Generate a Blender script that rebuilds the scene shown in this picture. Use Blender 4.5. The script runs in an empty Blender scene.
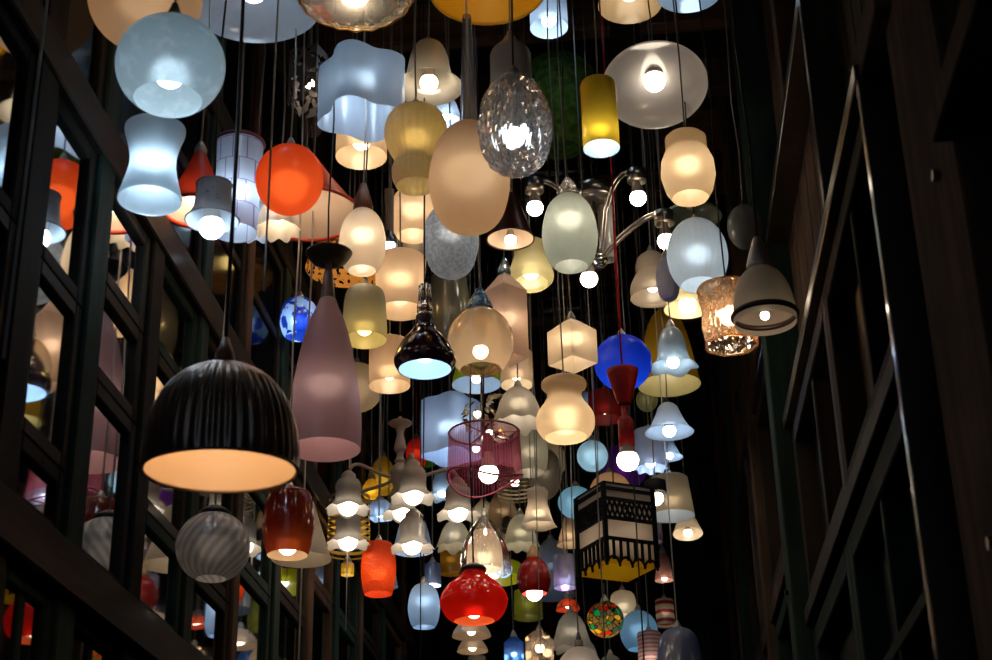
import bpy, bmesh, math, random
from math import sin, cos, pi, sqrt
from mathutils import Vector, Matrix
random.seed(7)
sc = bpy.context.scene
COL = sc.collection

# ------------------------------------------------------------------ camera (from the hall's vanishing points)
F = 1580.0
vz = Vector((-81, 3450, -F)).normalized()
vy = Vector((161, -720, -F)); vy = (vy - vz * vy.dot(vz)).normalized()
vx = vy.cross(vz)
EYE = Vector((0, 0, 1.6))
def ray(x, y):
    v = Vector((x - 496, 330 - y, -F)); return Vector((v.dot(vx), v.dot(vy), v.dot(vz)))
def at(x, y, d): return EYE + ray(x, y) * (d / F)
def proj(p):
    q = p - EYE
    c = vx * q.x + vy * q.y + vz * q.z
    return 496 + F * c.x / -c.z, 330 - F * c.y / -c.z
cd = bpy.data.cameras.new('camera'); cam = bpy.data.objects.new('camera', cd); COL.objects.link(cam)
cd.sensor_width = 36; cd.lens = 36 * F / 992; cd.clip_start = .05
R = Matrix((vx, vy, vz))            # rows: world axes in camera space -> maps camera vectors to world
cam.matrix_world = Matrix.Translation(EYE) @ R.to_4x4()
sc.camera = cam
cd.dof.use_dof = True; cd.dof.focus_distance = 5.2; cd.dof.aperture_fstop = 5.6

# ------------------------------------------------------------------ materials
_m = {}
def newmat(name):
    m = bpy.data.materials.new(name); m.use_nodes = True; nt = m.node_tree; nt.nodes.clear()
    return m, nt, nt.nodes.new('ShaderNodeOutputMaterial')
def N(nt, t, **kw):
    n = nt.nodes.new(t)
    for k, v in kw.items():
        if k in n.inputs: n.inputs[k].default_value = v
        else: setattr(n, k, v)
    return n
def rgba(c): return (c[0], c[1], c[2], 1)
def noise_bump(nt, scale, strength, kind='noise'):
    tc = N(nt, 'ShaderNodeTexCoord')
    if kind == 'vor': t = N(nt, 'ShaderNodeTexVoronoi'); t.inputs['Scale'].default_value = scale; out = t.outputs['Distance']
    elif kind == 'weave':
        t = N(nt, 'ShaderNodeTexBrick'); t.inputs['Scale'].default_value = scale; out = t.outputs['Fac']
    else: t = N(nt, 'ShaderNodeTexNoise'); t.inputs['Scale'].default_value = scale; out = t.outputs['Fac']
    nt.links.new(tc.outputs['Object'], t.inputs['Vector'])
    b = N(nt, 'ShaderNodeBump'); b.inputs['Strength'].default_value = strength; b.inputs['Distance'].default_value = .01
    nt.links.new(out, b.inputs['Height']); return b
def frost(c, t=.5, rough=.25, gloss=.06, inner=None, bump=None, var=None):
    """translucent glass, fabric or acrylic: c outside, inner inside; t = share let through; var=(colour, scale, lo, hi, kind)"""
    k = ('f', c, t, rough, gloss, inner, bump, var)
    if k in _m: return _m[k]
    m, nt, out = newmat('shade_glass')
    D = N(nt, 'ShaderNodeBsdfDiffuse'); T = N(nt, 'ShaderNodeBsdfTranslucent'); G = N(nt, 'ShaderNodeBsdfGlossy', Roughness=rough)
    D.inputs['Color'].default_value = rgba(c); T.inputs['Color'].default_value = rgba(c)
    src = None
    if var:
        vc, sca, lo, hi, kind = var
        tc = N(nt, 'ShaderNodeTexCoord')
        if kind == 'spiral':
            sp = N(nt, 'ShaderNodeSeparateXYZ'); nt.links.new(tc.outputs['Object'], sp.inputs[0]); an = N(nt, 'ShaderNodeMath', operation='ARCTAN2'); nt.links.new(sp.outputs[1], an.inputs[0]); nt.links.new(sp.outputs[0], an.inputs[1])
            m1 = N(nt, 'ShaderNodeMath', operation='MULTIPLY'); m1.inputs[1].default_value = sca; nt.links.new(an.outputs[0], m1.inputs[0]); m2 = N(nt, 'ShaderNodeMath', operation='MULTIPLY_ADD'); m2.inputs[1].default_value = -170; nt.links.new(sp.outputs[2], m2.inputs[0]); nt.links.new(m1.outputs[0], m2.inputs[2])
            t_ = None; sn = N(nt, 'ShaderNodeMath', operation='SINE'); nt.links.new(m2.outputs[0], sn.inputs[0]); o = sn.outputs[0]
        elif kind == 'brick': t_ = N(nt, 'ShaderNodeTexBrick'); t_.inputs['Mortar Size'].default_value = .02; t_.inputs['Row Height'].default_value = .9; o = t_.outputs['Fac']
        elif kind == 'vor': t_ = N(nt, 'ShaderNodeTexVoronoi'); o = t_.outputs['Distance']
        elif kind == 'wave': t_ = N(nt, 'ShaderNodeTexWave', bands_direction='Z'); t_.inputs['Distortion'].default_value = 0; o = t_.outputs['Fac']
        elif kind == 'mag': t_ = N(nt, 'ShaderNodeTexVoronoi', feature='DISTANCE_TO_EDGE'); o = t_.outputs['Distance']
        elif kind == 'swirl': t_ = N(nt, 'ShaderNodeTexWave', bands_direction='DIAGONAL'); t_.inputs['Distortion'].default_value = 6; o = t_.outputs['Fac']
        else: t_ = N(nt, 'ShaderNodeTexNoise'); t_.inputs['Detail'].default_value = 5; o = t_.outputs['Fac']
        if t_: t_.inputs['Scale'].default_value = sca
        if kind == 'brick':
            sp = N(nt, 'ShaderNodeSeparateXYZ'); cb = N(nt, 'ShaderNodeCombineXYZ'); nt.links.new(tc.outputs['Object'], sp.inputs[0])
            nt.links.new(sp.outputs[0], cb.inputs[0]); nt.links.new(sp.outputs[2], cb.inputs[1]); nt.links.new(cb.outputs[0], t_.inputs['Vector'])
        elif t_: nt.links.new(tc.outputs['Object'], t_.inputs['Vector'])
        r = N(nt, 'ShaderNodeMapRange'); r.inputs['From Min'].default_value = lo; r.inputs['From Max'].default_value = hi
        nt.links.new(o, r.inputs['Value'])
        mx = N(nt, 'ShaderNodeMix', data_type='RGBA'); mx.inputs[6].default_value = rgba(c); mx.inputs[7].default_value = rgba(vc)
        nt.links.new(r.outputs[0], mx.inputs[0]); src = mx.outputs[2]
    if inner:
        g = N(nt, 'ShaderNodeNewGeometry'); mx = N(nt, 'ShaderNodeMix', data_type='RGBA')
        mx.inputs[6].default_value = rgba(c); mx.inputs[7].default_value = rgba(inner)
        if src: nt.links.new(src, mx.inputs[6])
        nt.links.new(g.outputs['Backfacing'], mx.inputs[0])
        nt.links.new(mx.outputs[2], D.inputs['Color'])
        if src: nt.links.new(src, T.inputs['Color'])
    elif src:
        nt.links.new(src, D.inputs['Color']); nt.links.new(src, T.inputs['Color'])
    a = N(nt, 'ShaderNodeMixShader', Fac=t * .78); b = N(nt, 'ShaderNodeMixShader', Fac=gloss)
    Q = N(nt, 'ShaderNodeBsdfRefraction', Roughness=.62, IOR=1.3); tq = N(nt, 'ShaderNodeMixShader', Fac=.22)
    Q.inputs['Color'].default_value = rgba(c)
    if src: nt.links.new(src, Q.inputs['Color'])
    nt.links.new(T.outputs[0], tq.inputs[1]); nt.links.new(Q.outputs[0], tq.inputs[2])
    nt.links.new(D.outputs[0], a.inputs[1]); nt.links.new(tq.outputs[0], a.inputs[2])
    nt.links.new(a.outputs[0], b.inputs[1]); nt.links.new(G.outputs[0], b.inputs[2]); nt.links.new(b.outputs[0], out.inputs[0])
    if bump:
        bn = noise_bump(nt, *bump)
        for n_ in (D, G): nt.links.new(bn.outputs[0], n_.inputs['Normal'])
    _m[k] = m; return m
def solid(c, rough=.5, metal=0, bump=None, spec=.5):
    k = ('s', c, rough, metal, bump, spec)
    if k in _m: return _m[k]
    m, nt, out = newmat('solid')
    p = N(nt, 'ShaderNodeBsdfPrincipled', Roughness=rough, Metallic=metal); p.inputs['Base Color'].default_value = rgba(c)
    p.inputs['Specular IOR Level'].default_value = spec
    if bump: nt.links.new(noise_bump(nt, *bump).outputs[0], p.inputs['Normal'])
    nt.links.new(p.outputs[0], out.inputs[0]); _m[k] = m; return m
def clear(c=(1, 1, 1), gl=.3, milk=0, rough=.05, bump=None):
    """thin clear or tinted glass: lets light straight through, with gloss and a little haze"""
    k = ('c', c, gl, milk, rough, bump)
    if k in _m: return _m[k]
    m, nt, out = newmat('clear_glass')
    T = N(nt, 'ShaderNodeBsdfTransparent'); T.inputs[0].default_value = rgba(c)
    G = N(nt, 'ShaderNodeBsdfGlossy', Roughness=rough); G.inputs[0].default_value = rgba(c)
    X = N(nt, 'ShaderNodeBsdfTranslucent'); X.inputs[0].default_value = rgba(c)
    a = N(nt, 'ShaderNodeMixShader', Fac=milk); b = N(nt, 'ShaderNodeMixShader')
    lw = N(nt, 'ShaderNodeLayerWeight', Blend=.35); ma = N(nt, 'ShaderNodeMath', operation='MULTIPLY_ADD'); ma.inputs[1].default_value = .7; ma.inputs[2].default_value = gl
    ma.use_clamp = True
    nt.links.new(lw.outputs['Fresnel'], ma.inputs[0]); nt.links.new(ma.outputs[0], b.inputs[0])
    nt.links.new(T.outputs[0], a.inputs[1]); nt.links.new(X.outputs[0], a.inputs[2])
    nt.links.new(a.outputs[0], b.inputs[1]); nt.links.new(G.outputs[0], b.inputs[2]); nt.links.new(b.outputs[0], out.inputs[0])
    if bump:
        bn = noise_bump(nt, *bump); nt.links.new(bn.outputs[0], G.inputs['Normal']); nt.links.new(bn.outputs[0], lw.inputs['Normal'])
    _m[k] = m; return m
def crystal(c=(1, 1, 1), rough=.02, haze=.14, bump=None):
    k = ('x', c, rough, haze, bump)
    if k in _m: return _m[k]
    m, nt, out = newmat('cut_crystal')
    g = N(nt, 'ShaderNodeBsdfRefraction', Roughness=rough, IOR=1.3); g.inputs[0].default_value = rgba(c)
    G = N(nt, 'ShaderNodeBsdfGlossy', Roughness=.08); T = N(nt, 'ShaderNodeBsdfTransparent'); T.inputs[0].default_value = rgba(c)
    X = N(nt, 'ShaderNodeBsdfTranslucent'); X.inputs[0].default_value = rgba(c)
    a = N(nt, 'ShaderNodeMixShader', Fac=.35); b = N(nt, 'ShaderNodeMixShader', Fac=.3); d = N(nt, 'ShaderNodeMixShader', Fac=haze)
    nt.links.new(g.outputs[0], a.inputs[1]); nt.links.new(T.outputs[0], a.inputs[2])
    nt.links.new(a.outputs[0], b.inputs[1]); nt.links.new(G.outputs[0], b.inputs[2])
    nt.links.new(b.outputs[0], d.inputs[1]); nt.links.new(X.outputs[0], d.inputs[2]); nt.links.new(d.outputs[0], out.inputs[0])
    if bump:
        bn = noise_bump(nt, *bump)
        for n_ in (g, G): nt.links.new(bn.outputs[0], n_.inputs['Normal'])
    _m[k] = m; return m
def pierced(c, scale=60, cut=.5, metal=1, kind='noise', rough=.3):
    """sheet with cut-outs"""
    k = ('p', c, scale, cut, metal, kind)
    if k in _m: return _m[k]
    m, nt, out = newmat('pierced_sheet')
    p = N(nt, 'ShaderNodeBsdfPrincipled', Roughness=rough, Metallic=metal); p.inputs['Base Color'].default_value = rgba(c)
    T = N(nt, 'ShaderNodeBsdfTransparent'); a = N(nt, 'ShaderNodeMixShader')
    tc = N(nt, 'ShaderNodeTexCoord')
    if kind == 'mesh': t = N(nt, 'ShaderNodeTexChecker')
    elif kind == 'lines': t = N(nt, 'ShaderNodeTexWave', bands_direction='Z')
    elif kind == 'mag': t = N(nt, 'ShaderNodeTexVoronoi', feature='DISTANCE_TO_EDGE')
    else: t = N(nt, 'ShaderNodeTexNoise')
    t.inputs['Scale'].default_value = scale
    o = t.outputs['Distance'] if kind == 'mag' else t.outputs[1] if kind in ('mesh', 'lines') else t.outputs[0]
    g = N(nt, 'ShaderNodeMath', operation='GREATER_THAN'); g.inputs[1].default_value = cut
    nt.links.new(tc.outputs['Object'], t.inputs['Vector']); nt.links.new(o, g.inputs[0]); nt.links.new(g.outputs[0], a.inputs[0])
    nt.links.new(p.outputs[0], a.inputs[1]); nt.links.new(T.outputs[0], a.inputs[2]); nt.links.new(a.outputs[0], out.inputs[0])
    _m[k] = m; return m
def mosaic():
    if 'mos' in _m: return _m['mos']
    m, nt, out = newmat('mosaic_tiles')
    tc = N(nt, 'ShaderNodeTexCoord'); v = N(nt, 'ShaderNodeTexVoronoi'); v.inputs['Scale'].default_value = 46
    e = N(nt, 'ShaderNodeTexVoronoi', feature='DISTANCE_TO_EDGE'); e.inputs['Scale'].default_value = 46
    nt.links.new(tc.outputs['Object'], v.inputs['Vector']); nt.links.new(tc.outputs['Object'], e.inputs['Vector'])
    r = N(nt, 'ShaderNodeValToRGB'); r.color_ramp.interpolation = 'CONSTANT'; cr = r.color_ramp
    cols = [(.0, (.16, .10, .02)), (.3, (.45, .01, .005)), (.42, (.01, .22, .06)), (.55, (.55, .28, .015)), (.68, (.12, .08, .03)), (.85, (.03, .07, .05))]
    cr.elements[0].color = rgba(cols[0][1]); cr.elements[1].position = .3; cr.elements[1].color = rgba(cols[1][1])
    for p_, c_ in cols[2:]: q = cr.elements.new(p_); q.color = rgba(c_)
    sx = N(nt, 'ShaderNodeSeparateColor'); nt.links.new(v.outputs['Color'], sx.inputs[0]); nt.links.new(sx.outputs[0], r.inputs[0])
    T = N(nt, 'ShaderNodeBsdfTranslucent'); D = N(nt, 'ShaderNodeBsdfDiffuse'); nt.links.new(r.outputs[0], T.inputs[0]); nt.links.new(r.outputs[0], D.inputs[0])
    a = N(nt, 'ShaderNodeMixShader', Fac=.7); nt.links.new(D.outputs[0], a.inputs[1]); nt.links.new(T.outputs[0], a.inputs[2])
    D2 = N(nt, 'ShaderNodeBsdfDiffuse'); D2.inputs[0].default_value = (.01, .008, .005, 1)
    b = N(nt, 'ShaderNodeMixShader'); g = N(nt, 'ShaderNodeMath', operation='LESS_THAN'); g.inputs[1].default_value = .06
    nt.links.new(e.outputs['Distance'], g.inputs[0]); nt.links.new(g.outputs[0], b.inputs[0]); nt.links.new(a.outputs[0], b.inputs[1]); nt.links.new(D2.outputs[0], b.inputs[2])
    nt.links.new(b.outputs[0], out.inputs[0]); _m['mos'] = m; return m
LIGHT = {'w': (1, .78, .54), 'c': (.66, .83, 1.0), 'n': (1, .86, .66), 'p': (.75, .5, 1.0), 'y': (1, .66, .2)}
def glow(col, s):
    k = ('e', col, s)
    if k in _m: return _m[k]
    m, nt, out = newmat('lit_bulb'); e = N(nt, 'ShaderNodeEmission', Strength=s); e.inputs[0].default_value = rgba(LIGHT[col])
    nt.links.new(e.outputs[0], out.inputs[0]); m.cycles.emission_sampling = 'FRONT'; _m[k] = m; return m
def wood(c, c2, rough=.6, gloss=0, scale=1.0, axis='Z'):
    k = ('w', c, c2, rough, gloss, scale, axis)
    if k in _m: return _m[k]
    m, nt, out = newmat('wood')
    tc = N(nt, 'ShaderNodeTexCoord'); mp = N(nt, 'ShaderNodeMapping')
    s = [22 * scale] * 3; s['XYZ'.index(axis)] = 1.6 * scale; mp.inputs['Scale'].default_value = s
    n1 = N(nt, 'ShaderNodeTexNoise'); n1.inputs['Scale'].default_value = 1; n1.inputs['Detail'].default_value = 6; n1.inputs['Roughness'].default_value = .65
    n2 = N(nt, 'ShaderNodeTexNoise'); n2.inputs['Scale'].default_value = 3; n2.inputs['Detail'].default_value = 4
    nt.links.new(tc.outputs['Object'], mp.inputs[0]); nt.links.new(mp.outputs[0], n1.inputs['Vector']); nt.links.new(tc.outputs['Object'], n2.inputs['Vector'])
    mu = N(nt, 'ShaderNodeMath', operation='MULTIPLY'); nt.links.new(n1.outputs[0], mu.inputs[0]); nt.links.new(n2.outputs[0], mu.inputs[1])
    r = N(nt, 'ShaderNodeMapRange'); r.inputs['From Min'].default_value = .14; r.inputs['From Max'].default_value = .38; nt.links.new(mu.outputs[0], r.inputs[0])
    mx = N(nt, 'ShaderNodeMix', data_type='RGBA'); mx.inputs[6].default_value = rgba(c); mx.inputs[7].default_value = rgba(c2); nt.links.new(r.outputs[0], mx.inputs[0])
    p = N(nt, 'ShaderNodeBsdfPrincipled', Roughness=rough); nt.links.new(mx.outputs[2], p.inputs['Base Color'])
    p.inputs['Specular IOR Level'].default_value = .14 if gloss < .5 else .5; p.inputs['Coat Weight'].default_value = gloss; p.inputs['Coat Roughness'].default_value = .12
    b = N(nt, 'ShaderNodeBump', Strength=.35); b.inputs['Distance'].default_value = .004; nt.links.new(n1.outputs[0], b.inputs['Height']); nt.links.new(b.outputs[0], p.inputs['Normal'])
    nt.links.new(p.outputs[0], out.inputs[0]); _m[k] = m; return m
def pane_glass(ref=.82, rough=.03):
    k = ('pane', ref, rough)
    if k in _m: return _m[k]
    m, nt, out = newmat('window_glass')
    D = N(nt, 'ShaderNodeBsdfDiffuse'); D.inputs[0].default_value = (.004, .005, .006, 1); G = N(nt, 'ShaderNodeBsdfGlossy', Roughness=rough); G.inputs[0].default_value = (.92, .95, .97, 1)
    a = N(nt, 'ShaderNodeMixShader', Fac=ref); nt.links.new(D.outputs[0], a.inputs[1]); nt.links.new(G.outputs[0], a.inputs[2]); nt.links.new(a.outputs[0], out.inputs[0])
    nb = noise_bump(nt, 1.5, .12); nt.links.new(nb.outputs[0], G.inputs['Normal'])
    _m[k] = m; return m

# ------------------------------------------------------------------ mesh helpers
def link(name, me, mat=None, parent=None, loc=None, smooth=True):
    o = bpy.data.objects.new(name, me); COL.objects.link(o)
    if mat: me.materials.append(mat)
    if smooth: me.polygons.foreach_set('use_smooth', [True] * len(me.polygons))
    if parent: o.parent = parent
    if loc is not None: o.location = loc
    return o
def from_bm(name, bm, mat, parent=None, loc=None, smooth=False):
    me = bpy.data.meshes.new(name); bmesh.ops.recalc_face_normals(bm, faces=bm.faces); bm.to_mesh(me); bm.free()
    return link(name, me, mat, parent, loc, smooth)
def smoothprof(pts, sub=4):
    P = [Vector(p) for p in pts]; out = []
    for i in range(len(P) - 1):
        a = P[max(i - 1, 0)]; b = P[i]; c = P[i + 1]; d = P[min(i + 2, len(P) - 1)]
        for k in range(sub):
            t = k / sub
            v = .5 * ((2 * b) + (c - a) * t + (2 * a - 5 * b + 4 * c - d) * t * t + (3 * b - a - 3 * c + d) * t ** 3)
            out.append((max(v.x, 0), v.y))
    out.append(tuple(P[-1])); return out
def lathe_me(name, prof, nseg=40, rad=None, zoff=None, rot=0, twist=None):
    """prof: [(r, z)] bottom to top, outward normals; rad(phi,i)->scale; zoff(phi,i)->dz"""
    V = []; Fc = []
    for i, (r, z) in enumerate(prof):
        for s in range(nseg):
            ph = 2 * pi * s / nseg + rot + (twist * z if twist else 0)
            k = rad(ph, i) if rad else 1
            V.append((r * k * cos(ph), r * k * sin(ph), z + (zoff(ph, i) if zoff else 0)))
    for i in range(len(prof) - 1):
        for s in range(nseg):
            a = i * nseg + s; b = i * nseg + (s + 1) % nseg
            Fc.append((a, b, b + nseg, a + nseg))
    me = bpy.data.meshes.new(name); me.from_pydata(V, [], Fc); me.update(); return me
def tube_bm(bm, pts, r, n=8, cap=True):
    pts = [Vector(p) for p in pts]; rings = []
    rr = r if isinstance(r, (list, tuple)) else [r] * len(pts)
    for i, p in enumerate(pts):
        t = (pts[min(i + 1, len(pts) - 1)] - pts[max(i - 1, 0)]).normalized()
        u = t.cross(Vector((0, 0, 1)) if abs(t.z) < .95 else Vector((1, 0, 0))).normalized(); w = t.cross(u)
        rings.append([bm.verts.new(p + (u * cos(2 * pi * k / n) + w * sin(2 * pi * k / n)) * rr[i]) for k in range(n)])
    for a, b in zip(rings, rings[1:]):
        for k in range(n): bm.faces.new((a[k], a[(k + 1) % n], b[(k + 1) % n], b[k]))
    if cap: bm.faces.new(rings[0][::-1]); bm.faces.new(rings[-1])
def ring_bm(bm, R_, r, z=0, n=40, m=6, f=None):
    V = []
    for i in range(n):
        a = 2 * pi * i / n; rr, dz = f(a) if f else (1, 0)
        V.append([bm.verts.new(((R_ * rr + r * cos(2 * pi * k / m)) * cos(a), (R_ * rr + r * cos(2 * pi * k / m)) * sin(a), z + dz + r * sin(2 * pi * k / m))) for k in range(m)])
    for i in range(n):
        for k in range(m): bm.faces.new((V[i][k], V[(i + 1) % n][k], V[(i + 1) % n][(k + 1) % m], V[i][(k + 1) % m]))
def box_bm(bm, lo, hi):
    M = Matrix.Translation([(a + b) / 2 for a, b in zip(lo, hi)]) @ Matrix.Diagonal([abs(b - a) for a, b in zip(lo, hi)] + [1])
    return bmesh.ops.create_cube(bm, size=1, matrix=M)['verts']
def empty(name, loc, label=None, cat=None, group=None, kind=None):
    o = bpy.data.objects.new(name, None); COL.objects.link(o); o.location = loc; o.empty_display_size = .05
    if label: o['label'] = label
    if cat: o['category'] = cat
    if group: o['group'] = group
    if kind: o['kind'] = kind
    return o

# ------------------------------------------------------------------ lamp profiles (r, z), bottom to top
def sphere_prof(a0=0.0, a1=pi, n=18):
    """a measured from the bottom pole"""
    pr = [(sin(a0 + (a1 - a0) * i / n), -cos(a0 + (a1 - a0) * i / n)) for i in range(n + 1)]
    lo, hi = pr[0][1], pr[-1][1]; return [(r, (z - lo) / (hi - lo)) for r, z in pr]
PR = dict(
    globe=(sphere_prof(.02, 3.05), 0), globe_open=(sphere_prof(.66, 3.02), 0), globe_slot=(sphere_prof(.42, 3.0), 0), globe_wide=(sphere_prof(.85, 3.0), 0),
    bell=([(1, 0), (.95, .1), (.86, .3), (.74, .55), (.58, .78), (.34, .94), (.12, 1)], 1),
    bell_flare=([(1, 0), (.84, .07), (.7, .2), (.62, .42), (.55, .66), (.42, .87), (.22, .98), (.1, 1)], 1),
    hat=([(1, 0), (.86, .1), (.68, .34), (.52, .62), (.4, .85), (.25, .97), (.1, 1)], 1),
    cone=([(1, 0), (.36, .97), (.3, 1), (.08, 1)], 0), cone_wide=([(1, 0), (.5, .55), (.16, .97), (.08, 1)], 0),
    cyl=([(1, 0), (1, .96), (.93, 1), (.15, 1)], 0), cyl_taper=([(.9, 0), (1, .95), (.9, 1), (.12, 1)], 0), cyl_flare=([(1, 0), (.8, .96), (.7, 1), (.12, 1)], 0),
    tube=([(1, 0), (1, 1)], 0), drum=([(1, 0), (.95, 1)], 0),
    dome=([(.99, 0), (1, .12), (.97, .34), (.88, .58), (.7, .8), (.42, .95), (.1, 1)], 1), bowl=([(1, 0), (.96, .2), (.86, .45), (.68, .7), (.42, .9), (.12, 1)], 1),
    disc=([(1, 0), (.9, .3), (.6, .75), (.2, 1)], 1),
    jar=([(.74, 0), (.88, .12), (.98, .34), (1, .52), (.94, .76), (.78, .92), (.45, 1), (.15, 1)], 1),
    jar_round=([(.82, 0), (.92, .15), (1, .4), (.97, .65), (.82, .86), (.5, .98), (.1, 1)], 1),
    capjar=([(.66, 0), (.86, .13), (1, .36), (.96, .58), (.82, .72), (.72, .765), (.76, .79), (.76, .96), (.66, 1), (.12, 1)], 0),
    egg=([(.02, 0), (.5, .03), (.82, .15), (1, .4), (.95, .62), (.76, .82), (.45, .95), (.16, 1)], 1),
    egg_open=([(.58, 0), (.82, .1), (1, .36), (.96, .6), (.78, .82), (.46, .96), (.2, 1)], 1),
    pointegg=([(.02, 0), (.4, .04), (.75, .15), (.97, .4), (1, .55), (.9, .78), (.6, .96), (.3, 1)], 1),
    teardrop=([(.02, 0), (.6, .05), (.92, .2), (1, .38), (.9, .6), (.6, .83), (.3, .97), (.15, 1)], 1),
    hour=([(1, 0), (1, .05), (.88, .22), (.76, .42), (.74, .58), (.82, .76), (.96, .93), (.97, 1)], 1),
    hexbell=([(1, 0), (.82, .12), (.62, .42), (.52, .65), (.56, .86), (.5, .98), (.1, 1)], 1),
    gourd=([(.72, 0), (.86, .06), (1, .2), (.97, .4), (.72, .58), (.6, .7), (.63, .8), (.78, .88), (.74, .97), (.5, 1), (.12, 1)], 1),
    urn=([(.6, 0), (.85, .1), (1, .32), (.96, .5), (.72, .7), (.42, .84), (.33, .92), (.4, 1), (.1, 1)], 1),
    bulbneck=([(.88, 0), (1, .12), (.98, .24), (.75, .5), (.42, .72), (.3, .86), (.28, 1), (.05, 1)], 1),
    longbell=([(.98, 0), (1, .12), (.97, .28), (.8, .55), (.56, .8), (.3, .95), (.22, 1), (.05, 1)], 1),
    pinch=([(.62, 0), (.74, .1), (.76, .22), (.68, .31), (.72, .37), (.95, .55), (1, .72), (.86, .9), (.5, .99), (.12, 1)], 1),
    vase=([(.68, 0), (.86, .12), (1, .38), (.97, .62), (.84, .82), (.62, .95), (.35, 1), (.1, 1)], 1),
    barrel=([(.78, 0), (.92, .2), (1, .5), (.92, .8), (.78, .98), (.5, 1), (.1, 1)], 1),
    stepbell=([(1, 0), (.96, .06), (1, .14), (.94, .3), (.74, .48), (.62, .56), (.7, .64), (.6, .85), (.3, .98), (.1, 1)], 1),
    shortjar=([(.72, 0), (.95, .1), (1, .2), (.94, .32), (.76, .62), (.72, .8), (.72, 1), (.1, 1)], 1),
    prism=([(.9, 0), (1, .1), (1, .78), (.3, .98), (.1, 1)], 0), box=([(1, 0), (1, 1)], 0), boxlid=([(1, 0), (1, .8), (.4, 1), (.1, 1)], 0),
    funnel=([(1, 0), (1, .55), (.92, .62), (.45, .78), (.2, .92), (.1, 1)], 0),
    cup=([(.36, 0), (.42, .08), (.95, .85), (1, .97), (.9, 1), (.1, 1)], 0),
    tulip=([(1, 0), (.86, .1), (.62, .26), (.56, .5), (.58, .72), (.46, .92), (.2, 1)], 1),
)
MB = {}
def bulb_mesh(r, col, s):
    k = (round(r, 4), col, s)
    if k not in MB:
        g = [(r * sin(a), -r * cos(a)) for a in [pi * .02 + i * pi * .66 / 8 for i in range(9)]]
        n = [(g[-1][0], g[-1][1]), (r * .72, r * .95), (r * .62, r * 1.6), (r * .45, r * 1.75), (r * .45, r * 2.3)]
        me = lathe_me('bulb', g, 14); me.materials.append(glow(col, s)); me.polygons.foreach_set('use_smooth', [True] * len(me.polygons))
        nm = lathe_me('bulb_base', n, 14); nm.materials.append(solid((.5, .42, .34), .4)); nm.polygons.foreach_set('use_smooth', [True] * len(nm.polygons))
        MB[k] = (me, nm)
    return MB[k]
def add_bulb(parent, loc, r, col, s, flip=False):
    me, nm = bulb_mesh(r, col, s)
    o = bpy.data.objects.new('bulb', me); COL.objects.link(o); o.parent = parent; o.location = loc
    q = bpy.data.objects.new('bulb_base', nm); COL.objects.link(q); q.parent = o
    return o
CEIL = 5.75
CORD = {'k': ((.012, .012, .012), .5), 'g': ((.25, .24, .22), .35), 'w': ((.6, .57, .5), .4), 'r': ((.5, .01, .01), .5), 'b': ((.12, .07, .04), .5)}
def cord_obj(parent, z0, ztop, c='g', r=.0028):
    bm = bmesh.new(); n = 7; a = random.uniform(0, 6.28); L_ = ztop - z0
    pts = [(cos(a) * .006 * sin(i * 2.1), sin(a) * .006 * sin(i * 1.7), z0 + L_ * i / n) if 0 < i < n else (0, 0, z0 + L_ * i / n) for i in range(n + 1)]
    tube_bm(bm, pts, r, 6); cc, ro = CORD[c]
    return from_bm('cord', bm, solid(cc, ro), parent, smooth=True)
POS = []
PEND = 'pendant lamps hanging from the hall ceiling'
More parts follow.
